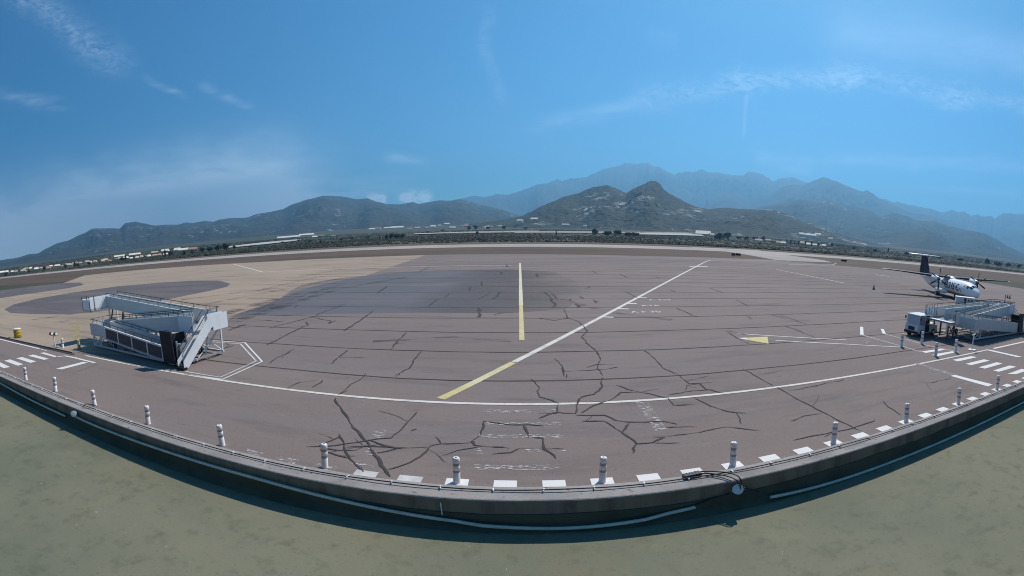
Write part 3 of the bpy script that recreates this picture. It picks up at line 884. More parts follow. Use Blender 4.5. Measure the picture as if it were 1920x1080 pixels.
for i in range(n * 2):
    for k in range(3):
        fs.append((i * 4 + k, i * 4 + k + 1, (i + 1) * 4 + k + 1, (i + 1) * 4 + k))
MB().add(vs, fs).build('membrane_upstand', M['upstand'], pw)
# lightning conductor on the coping
lc = thing('lightning_conductor', (0, YN + 0.205, ZC + 0.026), 0, 'thin dark cable clipped along the top of the parapet', 'cable')
pts = []
for i in range(401):
    x = -40 + 0.2 * i
    pts.append((x, 0.012 * noise.noise(Vector((x * 0.7, 2, 0))), 0.012 + 0.016 * noise.noise(Vector((x * 0.9, 5, 0)))))
MB().tube(pts, 0.009, 6).build('wire', M['blackplastic'], lc)
clip = MB().box(-0.008, 0.008, -0.02, 0.045, -0.018, 0.016).mesh('clip', M['plastic'])
for i in range(72):
    o = bpy.data.objects.new('clip', clip)
    col.objects.link(o)
    o.parent = lc
    o.location = (-24 + 0.655 * i + rng.uniform(-.04, .04), rng.uniform(-.01, .01), 0)
    o.rotation_euler = (0, 0, rng.uniform(-.25, .25))


def conduit(pix, label, zz=0.02):
    g = []
    for u, v in pix:      # fixed to the inner face of the parapet
        d = ray(u, v)
        k_ = (YN - 0.035) / d.y
        g.append(Vector((d.x * k_, YN - 0.035, max(ZR_ + .03, CAM_H + d.z * k_))))
    fine_p = []
    for a, b in zip(g[:-1], g[1:]):
        nn = max(2, int((b - a).length / 0.3))
        fine_p += [a + (b - a) * (i / nn) for i in range(nn)]
    fine_p.append(g[-1])
    for _ in range(3):
        fine_p = [fine_p[0]] + [(fine_p[i - 1] + fine_p[i] * 2 + fine_p[i + 1]) / 4 for i in range(1, len(fine_p) - 1)] + [fine_p[-1]]
    fine_p = [Vector((p.x, p.y - (.04 if p.z < ZR_ + .12 else 0), p.z)) for p in fine_p]
    base = fine_p[len(fine_p) // 2].copy()
    o = MB().tube([p - base for p in fine_p], 0.026, 10).build('conduit', M['pipe'], None, True, base)
    return tag(o, label, 'pipe', 'conduits on the roof')


conduit([(140, 780), (150, 786), (200, 807), (310, 846), (480, 896), (600, 929), (700, 951), (850, 977), (960, 986), (1040, 988.5), (1130, 983), (1200, 973), (1303, 951)], 'long grey conduit curving across the roof below the middle of the parapet')
conduit([(-60, 688), (0, 718), (30, 735), (60, 751), (122, 780)], 'short grey conduit ending beside the floodlight on the left')
conduit([(1442, 930), (1520, 914), (1620, 886), (1720, 848), (1815, 805), (1920, 752), (1970, 728)], 'grey conduit running off to the right below the parapet')


def floodlight(x, label, tilt):
    t = thing('floodlight', (x, YN - 0.02, ZC - 0.13), 0, label, 'floodlight', 'floodlights on the parapet')
    t.scale = (.72, .72, .72)
    b = MB().lathe([(0.05, 0.0), (0.085, -0.03), (0.10, -0.10), (0.108, -0.12), (0.108, -0.135), (0.092, -0.135)], 24, axis='y')
    o = b.build('housing', M['panel'], t, True)
    o.rotation_euler = (R(-20), 0, tilt)
    g = MB().lathe([(0.09, -0.128), (0.085, -0.14), (0.02, -0.146)], 24, axis='y').build('lens', M['panel'], t, True)
    g.rotation_euler = o.rotation_euler
    MB().box(-0.12, -0.11, -0.08, 0.01, -0.02, 0.02).box(0.11, 0.12, -0.08, 0.01, -0.02, 0.02).box(-0.12, 0.12, 0.0, 0.02, -0.02, 0.02).build('bracket', M['darksteel'], t)
    return t


pf = G(1387, 912, ZC - 0.12)
d_ = ray(1388, 917)
xf = d_.x / d_.y * (YN - 0.1)
floodlight(xf, 'round grey floodlight hanging on the parapet right of centre', R(-25))
d_ = ray(134, 768)
xl = d_.x / d_.y * (YN - 0.1)
floodlight(xl, 'small white floodlight on the parapet at the far left', R(40))
mb = MB()
for (dx, pts) in ((0, [(0.0, -0.12, -0.02), (-0.02, -0.1, 0.14), (-0.10, 0.06, 0.17), (-0.35, 0.26, 0.16), (-0.55, 0.33, 0.13)]), (1, [(0.02, -0.1, -0.02), (0.03, -0.05, 0.17), (-0.05, 0.08, 0.20), (-0.22, 0.24, 0.17), (-0.5, 0.36, 0.15)]),
                  (2, [(-0.1, -0.02, -0.08), (-0.35, -0.01, -0.13), (-0.8, -0.02, -0.24), (-1.2, -0.03, -0.28), (-1.5, -0.04, -0.30)]), (3, [(0.1, -0.02, -0.05), (0.25, -0.02, -0.11), (0.36, -0.03, -0.18)])):
    sm = [Vector(p) for p in pts]
    for _ in range(2):
        sm2 = [sm[0]]
        for a, b in zip(sm[:-1], sm[1:]):
            sm2 += [a * .75 + b * .25, a * .25 + b * .75]
        sm = sm2 + [sm[-1]]
    mb.tube(sm, 0.010, 6)
tag(mb.build('power_cable', M['blackplastic'], None, True, (xf, YN, ZC - 0.11)), 'thin black cables looping over the coping to the round floodlight', 'cable')
tb = thing('junction_box', (xf - 0.56, YF - 0.10, ZC + 0.012), R(6), 'black rectangular transformer box lying on the outer edge of the parapet', 'box')
tb.scale = (.75, .75, .6)
MB().box(-0.17, 0.17, -0.055, 0.055, 0, 0.085).box(-0.185, -0.17, -0.045, 0.045, 0.01, 0.075).box(0.17, 0.185, -0.045, 0.045, 0.01, 0.075).build('case', M['blackplastic'], tb)
for i in range(6):
    MB().box(-0.16 + i * 0.058, -0.152 + i * 0.058, -0.05, 0.05, 0.086, 0.096).build('fin', M['darksteel'], tb)
tag(MB().tube([(0, 0, 0), (0.012, -0.015, -0.11), (0.018, -0.014, -0.2)], 0.008, 6).build('drip_cord', M['plastic'], None, False, (ray(826, 938).x / ray(826, 938).y * (YN + .02), YN + 0.012, ZC - 0.09)), 'short pale cord hanging down the inner face of the parapet', 'cord')
cbl = MB().tube([(0, 0.02, 0.0), (0.02, 0.02, 0.05), (0.1, 0.05, 0.09), (0.22, 0.12, 0.08), (0.3, 0.2, 0.03)], 0.01, 6)
tag(cbl.build('loose_cable', M['blackplastic'], None, False, (xl + 0.12, YN + 0.15, ZC + 0.02)), 'loose bent cable standing on the coping above the left floodlight', 'cable')

# ------------------------------------------------------------------ bollards
def bollard_tree(h=0.88, r=0.105):
    t = thing('bollard', (0, 0, 0))
    s = h / 0.88
    MB().lathe([(r * 1.08, 0), (r * 1.08, 0.03), (r, 0.05), (r, 0.36 * s), (r * 0.9, 0.375 * s), (r * 0.9, 0.46 * s), (r, 0.475 * s), (r, 0.60 * s), (r * 0.9, 0.615 * s), (r * 0.9, 0.70 * s), (r, 0.715 * s), (r * 1.02, 0.80 * s), (r * 0.98, 0.855 * s), (r * 0.75, 0.88 * s), (r * 0.36, 0.882 * s)], 24).build('post', M['plastic'], t, True)
    for z0 in (0.378, 0.618):
        MB().lathe([(r * 0.93, z0 * s), (r * 0.94, (z0 + 0.01) * s), (r * 0.94, (z0 + 0.07) * s), (r * 0.93, (z0 + 0.08) * s)], 24).build('reflective_band', M['reflector'], t, True)
    MB().lathe([(r * 0.36, 0.8825 * s), (r * 0.30, 0.884 * s)], 14).build('cap_hole', M['blackplastic'], t)
    return t


proto = bollard_tree()
ORD = ['first', 'second', 'third', 'fourth', 'fifth', 'sixth', 'seventh', 'eighth', 'ninth', 'tenth', 'eleventh', 'twelfth', 'thirteenth']
for i in range(13):
    o = proto if i == 0 else copy_tree(proto)
    o.location = ((i - 6.471) * BS, BY, 0)
    o.rotation_euler = (R(rng.uniform(-3, 3)), R(rng.uniform(-3, 3)), rng.uniform(0, 6))
    tag(o, 'white banded bollard, %s from the left in the row along the parapet' % ORD[i], 'bollard', 'bollards in the row along the parapet')
for (u, v, lb) in ((1690, 650, 'far left one of four white bollards round the path by the tractor'), (1728, 644.5, 'white bollard standing just in front of the tractor wheel'), (1754, 668, 'white bollard on the crossing stripes nearest the white edge line'), (1791, 660.5, 'white bollard at the right end of the crossing stripes before the right ramp'), (118, 652.5, 'white banded bollard beside the twin lamp stand on the left')):
    o = copy_tree(proto)
    p = G(u, v)
    o.location = p
    o.scale = (1.15, 1.15, 1.2) if u > 1000 else (1, 1, 1)
    tag(o, lb, 'bollard', 'bollards on the apron')

# ------------------------------------------------------------------ small things on the left
p = G(34, 633)
t = thing('waste_bin', p, 0.4, 'tall yellow drum with a white lid standing on the sandy pavement', 'bin')
MB().lathe([(0.40, 0.03), (0.42, 0.06), (0.42, 0.30), (0.435, 0.32), (0.42, 0.34), (0.42, 0.62), (0.435, 0.64), (0.42, 0.66), (0.42, 0.94)], 28).build('drum', M['binyellow'], t, True)
MB().lathe([(0.44, 0.94), (0.45, 0.96), (0.44, 1.02), (0.30, 1.06), (0.05, 1.07)], 28).build('lid', M['plastic'], t, True)
MB().lathe([(0.43, 0.0), (0.43, 0.05), (0.40, 0.055)], 28).build('base', M['blackplastic'], t, True)
p = G(104, 652.5)
t = thing('lamp_stand', p, 0.2, 'white post carrying two dark lamps on a round concrete foot', 'lamp')
MB().lathe([(0.42, 0), (0.42, 0.10), (0.36, 0.15), (0.1, 0.16)], 20).build('foot', M['cap'], t, True)
MB().tube([(0, 0, 0.14), (-0.05, 0, 1.18)], 0.05, 10).build('post', M['plastic'], t)
for s in (-1, 1):
    h_ = MB().lathe([(0.10, -0.16), (0.15, -0.10), (0.15, 0.08), (0.17, 0.12), (0.15, 0.13)], 18, (s * 0.30 - 0.05, 0, 1.30), 'x').build('lamp_head', M['blackplastic'], t, True)
    MB().lathe([(0.14, 0.131), (0.10, 0.15), (0.02, 0.155)], 18, (s * 0.30 - 0.05, 0, 1.30), 'x').build('lens', M['plastic'], h_, True)
MB().box(-0.40, 0.30, -0.03, 0.03, 1.16, 1.21).build('crossbar', M['darksteel'], t)
p = G(149, 656)
t = thing('marker_post', p, 0, 'thick brown and yellow post at the corner of the left ramp', 'post')
MB().lathe([(0.13, 0), (0.13, 0.45), (0.12, 0.46)], 16).build('lower_sleeve', M['cap'], t, True)
MB().lathe([(0.12, 0.46), (0.12, 0.86), (0.08, 0.9)], 16).build('upper_sleeve', M['yellow'], t, True)


# ------------------------------------------------------------------ boarding ramps
def ramp(loc, rz, label, ZT=3.08, gate_left=False, plain=False):
    """three-flight switchback boarding ramp; x along it, y to its back, flap at its right end"""
    t = thing('boarding_ramp', loc, rz, label, 'boarding ramp', 'boarding ramps')
    W = 1.22
    F = {1: dict(y=0.0, x0=1.35, x1=11.3, z0=1.22, z1=0.30), 2: dict(y=1.36, x0=1.35, x1=10.5, z0=1.22, z1=2.12), 3: dict(y=2.72, x0=-1.5, x1=10.5, z0=ZT, z1=2.12)}
    PH = 0.92

    def plate(name, pts, y, m_, parent=t, th=0.03):
        return MB().slab(pts, (y - th / 2, y + th / 2)).build(name, m_, parent)

    def rail(pts, name='handrail', posts=None, drop=0.3, parent=t, m_='darksteel', bottom=None):
        o = MB().tube(pts, 0.028, 6).build(name, M[m_], parent)
        for q in posts or []:
            MB().tube([q, (q[0], q[1], q[2] - drop)], 0.022, 6).build('rail_post', M['darksteel'], o)
        return o

    for k_, f in F.items():
        y, x0, x1, z0, z1 = f['y'], f['x0'], f['x1'], f['z0'], f['z1']
        zz = lambda x: z0 + (z1 - z0) * (x - x0) / (x1 - x0)
        MB().hexa([(x0, y, z0 - .1), (x1, y, z1 - .1), (x1, y + W, z1 - .1), (x0, y + W, z0 - .1)], [(x0, y, z0), (x1, y, z1), (x1, y + W, z1), (x0, y + W, z0)]).build('deck', M['deck'], t)
        for yy, front in ((y, True), (y + W, False)):
            if k_ == 1 and front and not plain:
                plate('side_panel', [(x0, z0 - .12), (2.6, zz(2.6) - .12), (2.6, zz(2.6) + PH), (x0, z0 + PH)], yy, M['panel'])
                xs = [2.6, 4.55, 6.5, 8.45, 10.2]
                for a_, b_ in zip(xs[:-1], xs[1:]):
                    plate('infill_panel', [(a_ + .05, zz(a_) - .06), (b_ - .05, zz(b_) - .06), (b_ - .05, zz(b_) + PH - .14), (a_ + .05, zz(a_) + PH - .14)], yy + .02, M['paneldark'])
                for a_ in xs:
                    MB().box(a_ - .05, a_ + .05, yy - .03, yy + .035, zz(a_) - .12, zz(a_) + PH).build('panel_post', M['panelwhite'], t)
                MB().hexa([(2.6, yy - .04, zz(2.6) + PH - .12), (x1, yy - .04, zz(x1) + PH - .12), (x1, yy + .05, zz(x1) + PH - .12), (2.6, yy + .05, zz(2.6) + PH - .12)], [(2.6, yy - .04, zz(2.6) + PH), (x1, yy - .04, zz(x1) + PH), (x1, yy + .05, zz(x1) + PH), (2.6, yy + .05, zz(2.6) + PH)]).build('top_rail', M['panelwhite'], t)
                MB().hexa([(2.6, yy - .04, zz(2.6) - .16), (x1, yy - .04, zz(x1) - .16), (x1, yy + .05, zz(x1) - .16), (2.6, yy + .05, zz(2.6) - .16)], [(2.6, yy - .04, zz(2.6) - .06), (x1, yy - .04, zz(x1) - .06), (x1, yy + .05, zz(x1) - .06), (2.6, yy + .05, zz(2.6) - .06)]).build('bottom_rail', M['panel'], t)
                plate('end_panel', [(10.25, zz(10.25) - .14), (x1, zz(x1) - .14), (x1, zz(x1) + PH - .12), (10.25, zz(10.25) + PH - .12)], yy, M['panel'])
            else:
                plate('side_panel', [(x0, z0 - .14), (x1, z1 - .14), (x1, z1 + PH), (x0, z0 + PH)], yy, M['panel'])
                MB().hexa([(x0, yy - .035, z0 + PH), (x1, yy - .035, z1 + PH), (x1, yy + .035, z1 + PH), (x0, yy + .035, z0 + PH)], [(x0, yy - .035, z0 + PH + .04), (x1, yy - .035, z1 + PH + .04), (x1, yy + .035, z1 + PH + .04), (x0, yy + .035, z0 + PH + .04)]).build('panel_cap', M['panelwhite'], t)
            nn = 9
            posts = [(x0 + (x1 - x0) * i / nn, yy, zz(x0 + (x1 - x0) * i / nn) + PH + .30) for i in range(nn + 1)]
            rail([(x0, yy, z0 + PH + .30), (x1, yy, z1 + PH + .30)], posts=posts, drop=.3)
    # left turning platform
    MB().box(0, 1.35, 0, 2.58, 1.12, 1.22).build('platform', M['deck'], t)
    plate('side_panel', [(0, 1.08), (1.35, 1.08), (1.35, 1.22 + PH), (0, 1.22 + PH)], 0, M['panel'])
    MB().box(-.03, 0, 0, 2.58, 1.08, 1.22 + PH).build('side_panel', M['panel'], t)
    rail([(1.35, 0, 2.44), (0.25, 0, 2.47), (0, 0.2, 2.47), (0, 2.4, 2.47), (0.2, 2.58, 2.47), (1.35, 2.58, 2.44)], posts=[(0, .4, 2.47), (0, 1.3, 2.47), (0, 2.2, 2.47), (.5, 0, 2.46)], drop=.35)
    # right turning platform
    MB().box(10.5, 12.0, 1.36, 3.94, 2.02, 2.12).build('platform', M['deck'], t)
    plate('side_panel', [(10.5, 1.98), (12.0, 1.98), (12.0, 2.12 + PH + .08), (10.5, 2.12 + PH + .08)], 1.36, M['panelwhite'])
    plate('side_panel', [(10.5, 1.98), (12.0, 1.98), (12.0, 2.12 + PH), (10.5, 2.12 + PH)], 3.94, M['panelwhite'])
    MB().box(12.0, 12.03, 2.6, 3.94, 1.98, 2.12 + PH).build('side_panel', M['panelwhite'], t)
    rail([(10.5, 3.94, 3.34), (11.8, 3.94, 3.34), (12.0, 3.75, 3.34), (12.0, 2.6, 3.34)], posts=[(10.9, 3.94, 3.34), (11.6, 3.94, 3.34), (12, 3.5, 3.34), (12, 2.7, 3.34)])
    rail([(10.5, 1.36, 3.42), (11.9, 1.36, 3.42)], posts=[(10.6, 1.36, 3.42), (11.1, 1.36, 3.42), (11.8, 1.36, 3.42)])
    # top platform, turned towards the front, with its gate
    xa, xb, ya, yb = -2.95, -1.5, 0.95, 3.94
    if gate_left:
        xa = -3.1
    MB().box(xa, xb, ya, yb, ZT - .12, ZT).build('platform', M['deck'], t)
    MB().box(xa + .1, xb - .1, ya + .1, ya + .25, ZT - .32, ZT - .12).build('beam', M['panel'], t)
    MB().box(xa + .1, xb - .1, yb - .25, yb - .1, ZT - .32, ZT - .12).build('beam', M['panel'], t)
    plate('side_panel', [(xa, ZT - .14), (xb, ZT - .14), (xb, ZT + PH), (xa, ZT + PH)], yb, M['panelwhite'])
    if gate_left:
        MB().box(xa - .02, xa + .5, ya, yb, ZT + .005, ZT + .04).build('bridge_plate', M['panelwhite'], t)
        plate('side_panel', [(-2.3, ZT - .14), (xb, ZT - .14), (xb, ZT + PH), (-2.3, ZT + PH)], ya, M['panel'])
        ends = [(xa + .05, yb), (xa + .25, yb), (-2.3, ya)]
        for i in range(4):
            MB().tube([(xa + .7 + i * .45, yb - .03, ZT + .05), (xa + .7 + i * .45, yb - .03, ZT + PH + .3)], .02, 6).build('rail_post', M['darksteel'], t)
        rail([(xa, yb, ZT + PH + .3), (xb, yb, ZT + PH + .3)])
    else:
        MB().box(xb - .03, xb, ya + .55, 2.72, ZT - .14, ZT + PH).build('side_panel', M['panelwhite'], t)
        MB().box(xa, xa + .03, ya + .55, yb, ZT - .14, ZT + PH).build('side_panel', M['panelwhite'], t)
        for xg in (xa, xb - .03):
            MB().box(xg, xg + .03, ya, ya + .42, ZT - .14, ZT + PH - .05).build('gate_wing', M['panelwhite'], t)
        plate('gate', [(xa + .05, ZT - .1), (xb - .05, ZT - .1), (xb - .05, ZT + PH - .1), (xa + .05, ZT + PH - .1)], ya, M['panelwhite'])
        ends = [(xb, ya), (xa, ya), (xb, ya + .48), (xa, ya + .48)]
    for (xg, yg) in ends:
        MB().tube([(xg, yg, ZT - .2), (xg, yg, ZT + PH + .2)], .04, 6).build('gate_post', M['darksteel'], t)
    for (x, y) in ((-1.6, 3.7), (-1.6, 2.9)) + (((-2.8, 1.3), (-2.8, 3.7), (-1.8, 1.3)) if gate_left else ()):
        MB().box(x - .06, x + .06, y - .06, y + .06, .14, ZT - .12).build('leg', M['darksteel' if gate_left else 'panelwhite'], t)
    if gate_left:
        MB().tube([(-2.8, 1.3, .3), (-1.6, 1.3, ZT - .2)], .05, 6).tube([(-1.6, 1.3, .3), (-2.8, 1.3, ZT - .2)], .05, 6).build('scissor_brace', M['darksteel'], t)
        MB().box(-3.0, .2, 1.25, 1.4, .16, .3).build('chassis_rail', M['darksteel'], t)
        MB().box(-3.0, .2, 3.65, 3.8, .16, .3).build('chassis_rail', M['darksteel'], t)
    # supporting frame: posts, diagonals, chassis rails
    for (x, y, z) in ((.25, .1, 1.12), (.25, 2.5, 1.12), (1.5, .1, 1.1), (1.0, 2.85, ZT - .35), (1.0, 3.8, ZT - .35), (4.5, 3.8, (ZT + 2.12) / 2 - .1), (4.5, 2.85, (ZT + 2.12) / 2 - .1), (7.5, 3.8, ZT * .3 + 1.3), (7.5, 2.85, ZT * .3 + 1.3), (10.4, 1.5, 2.02), (10.4, 3.8, 2.02), (11.9, 3.8, 2.02), (10.9, 1.5, 2.02), (4.5, 1.5, 1.4), (7.5, 1.5, 1.7)):
        MB().box(x - .05, x + .05, y - .05, y + .05, .14, z).build('leg', M['panelwhite'], t)
    for a_, b_ in (((.25, .1, 1.1), (1.5, .1, .2)), ((.25, .1, .2), (1.5, .1, 1.0)), ((1.0, 3.8, ZT - .5), (4.5, 3.8, .3)), ((4.5, 3.8, ZT * .8), (7.5, 3.8, .3)), ((7.5, 3.8, 1.7), (10.4, 3.8, .3)), ((10.4, 3.8, .3), (11.9, 3.8, 2.0)), ((11.9, 3.8, .3), (11.9, 1.6, 2.0)), ((11.9, 1.6, .3), (11.9, 3.8, 2.0)), ((12.0, 2.6, 1.95), (11.5, 2.6, .2))):
        MB().tube([a_, b_], .04, 6).build('brace', M['panelwhite'], t)
    for a_, b_ in (((-.9, 2.9, ZT - .3), (-.1, 1.9, 1.15)), ((.9, 2.9, ZT - .35), (1.4, 2.2, 1.25))):
        MB().tube([a_, b_], .07, 6).build('strut', M['darksteel'], t)
    for yy in (.12, 1.4, 3.82):
        MB().box(.1, 12.0, yy - .06, yy + .06, .16, .30).build('chassis_rail', M['panel'], t)
    for xx in (.3, 3.5, 6.5, 9.2, 11.9):
        MB().box(xx - .05, xx + .05, .12, 3.82, .17, .28).build('cross_member', M['steel'], t)
    zig = [(1.6 + i * .62, .14, (.34 if i % 2 else min(1.08, 1.10 - .055 * i * 1.3))) for i in range(12)]
    MB().tube(zig, .03, 6).build('lattice', M['steel'], t)
    MB().tube([(p_[0] + .3, .5, p_[2]) for p_ in zig], .03, 6).build('lattice', M['steel'], t)
    MB().tube([(p_[0] * .8 + 1.5, 3.7, p_[2] * 2.1) for p_ in zig], .03, 6).build('lattice', M['steel'], t)
    # entry flap folded up at the right end
    MB().hexa([(11.32, -.03, .22), (11.40, -.03, .22), (11.40, 1.25, .22), (11.32, 1.25, .22)], [(11.02, -.03, 2.1), (11.10, -.03, 2.1), (11.10, 1.25, 2.1), (11.02, 1.25, 2.1)]).build('flap', M['flap'], t)
    MB().slab([(10.45, .25), (11.65, .25), (11.45, 2.35), (10.25, 2.35)], (-.14, -.06)).build('flap_panel', M['flap'], t)
    MB().tube([(10.35, .1, 2.12), (10.5, .1, 2.32), (11.0, .1, 2.36), (11.05, .1, 2.1)], .025, 6).build('handrail', M['darksteel'], t)
    # machinery behind the flap
    MB().box(11.45, 11.75, .3, 1.0, .3, 1.5).build('hydraulic_unit', M['steel'], t)
    MB().tube([(11.6, .15, .3), (11.55, .2, 1.7)], .07, 8).tube([(11.75, .9, .3), (11.7, .9, 1.9)], .06, 8).build('jack', M['steel'], t)
    MB().tube([(11.5 + .22 * math.cos(a * .5), .6 + .3 * math.sin(a * .5), .5 + a * .035) for a in range(26)], .03, 6).build('hose', M['plastic'], t)
    # stair along the right-hand end, from the platform down to the front
    sx0, sx1 = 11.9, 12.5
    for sx in (sx0, sx1):
        MB().add([(sx + d, y, z) for d in (0, .03) for (y, z) in ((2.6, 2.35), (2.6, 3.0), (2.25, 2.95), (-.15, .56), (-.15, .06), (.18, .06))], [(0, 1, 2, 3, 4, 5), (11, 10, 9, 8, 7, 6)] + [(i, i + 6, (i + 1) % 6 + 6, (i + 1) % 6) for i in range(6)]).build('stair_side', M['panelwhite'], t)
        MB().tube([(sx, 2.6, 3.35), (sx, 2.35, 3.38), (sx, -.1, 1.12), (sx, -.15, .85)], .028, 6).build('handrail', M['darksteel'], t)
    for i in range(9):
        MB().box(sx0 + .03, sx1, .05 + i * .27, .32 + i * .27, .22 * (i + 1) - .03, .22 * (i + 1)).build('tread', M['steel'], t)
    MB().box(12.0, 12.5, 2.6, 3.9, 2.03, 2.12).build('platform', M['deck'], t)
    MB().box(12.5, 12.53, 2.6, 3.94, 1.98, 3.04).build('side_panel', M['panelwhite'], t)
    # wheels
    for (x, y) in ((2.2, .9), (2.2, 3.3), (10.2, .9), (10.2, 3.3), (11.75, .2)):
        w_ = MB().lathe([(.1, -.1), (.24, -.1), (.27, -.06), (.27, .06), (.24, .1), (.1, .1)], 18, (x, y, .27), 'y').build('wheel', M['rubber'], t, True)
        MB().lathe([(.13, -.105), (.13, .105)], 12, (x, y, .27), 'y').build('rim', M['plastic'], w_)
    MB().box(11.9, 12.6, -.25, .05, .02, .16).build('jack_pad', M['blackplastic'], t)
    return t


fl, fr = Vector((-31.4, 19.9, 0)), Vector((-19.25, 18.55, 0))
ramp(fl, math.atan2(fr.y - fl.y, fr.x - fl.x), 'grey three-flight boarding ramp parked on the left beside the zebra crossing')
rr_ = ramp(Vector((34.6, 20.3, 0)), R(-1), 'pale blue-grey boarding ramp parked on the right behind the tow tractor', 1.75, True, True)
rr_.scale = (.86, 1, 1)

# ------------------------------------------------------------------ tow tractor
t = thing('tow_tractor', (32.1, 24.55, 0), R(4), 'small white tow tractor with an open cab in front of the right ramp', 'tractor')
b = MB()
b.slab([(-1.55, .35), (1.55, .35), (1.6, .5), (1.6, 1.02), (.25, 1.08), (-.95, 1.08), (-1.0, 1.12), (-1.5, 1.12), (-1.62, .9), (-1.62, .45)], (-.72, .72))
b.build('body', M['truckwhite'], t)
MB().box(-1.68, -1.60, -.74, .74, .32, .55).build('front_bumper', M['blackplastic'], t)
MB().box(1.58, 1.68, -.74, .74, .32, .5).build('rear_bumper', M['blackplastic'], t)
for yy in (-.70, .66):
    for x in (-1.50, -.52, .2):
        MB().hexa([(x, yy, 1.05), (x + .07, yy, 1.05), (x + .07, yy + .05, 1.05), (x, yy + .05, 1.05)], [(x + .1 if x < -1 else x, yy, 1.95), (x + (.17 if x < -1 else .07), yy, 1.95), (x + (.17 if x < -1 else .07), yy + .05, 1.95), (x + (.1 if x < -1 else 0), yy + .05, 1.95)]).build('cab_pillar', M['truckwhite'], t)
MB().box(-1.48, .32, -.76, .76, 1.95, 2.03).build('cab_roof', M['truckwhite'], t)
MB().hexa([(-1.47, -.62, 1.12), (-1.455, -.62, 1.12), (-1.455, .62, 1.12), (-1.47, .62, 1.12)], [(-1.38, -.62, 1.93), (-1.365, -.62, 1.93), (-1.365, .62, 1.93), (-1.38, .62, 1.93)]).build('windscreen', mat('windscreen_glass', (0.42, 0.45, 0.47), 0.12, spec=0.6), t)
MB().box(.22, .24, -.62, .62, 1.1, 1.93).build('rear_window', M['glass'], t)
MB().box(-1.42, -.55, -.705, -.69, 1.15, 1.9).build('side_window', mat('side_glass', (0.25, 0.27, 0.29), 0.12, spec=0.6), t)
MB().box(-.5, .18, -.735, -.715, .42, 1.1).build('door_opening', M['seat'], t)
MB().box(-.35, .15, -.5, .5, 1.08, 1.2).box(.05, .18, -.5, .5, 1.2, 1.6).build('seat', M['seat'], t)
for y in (-.5, .5):
    MB().lathe([(.10, 0), (.09, -.03), (.02, -.04)], 14, (-1.62, y, .78), 'x').build('headlight', M['plastic'], t, True)
MB().box(-1.64, -1.615, -.35, .35, .62, .95).build('grille', M['blackplastic'], t)
for y in (-.86, .86):
    MB().box(-1.5, -1.44, y - .06, y + .06, 1.55, 1.8).build('mirror', M['blackplastic'], t)
for (x, y) in ((-.95, -.62), (-.95, .62), (1.0, -.62), (1.0, .62)):
    w_ = MB().lathe([(.12, -.13), (.30, -.13), (.34, -.09), (.34, .09), (.30, .13), (.12, .13)], 22, (x, y, .34), 'y').build('wheel', M['rubber'], t, True)
    MB().lathe([(.17, -.135), (.15, -.12), (.15, .12), (.17, .135)], 14, (x, y, .34), 'y').build('rim', M['plastic'], w_)
MB().box(.3, 1.5, -.6, .6, 1.06, 1.14).build('bonnet', M['truckwhite'], t)

# sign stand in front of the right ramp
p = G(1822, 656.5)
t = thing('sign_stand', p, R(10), 'thin white T-shaped stand on a flat foot before the right ramp', 'stand')
MB().box(-.3, .3, -.3, .3, 0, .06).build('foot', M['plastic'], t)
MB().tube([(0, 0, .05), (.06, 0, 1.32)], .045, 8).build('pole', M['plastic'], t)
MB().box(-.28, .4, -.04, .04, 1.3, 1.38).build('crossbar', M['plastic'], t)

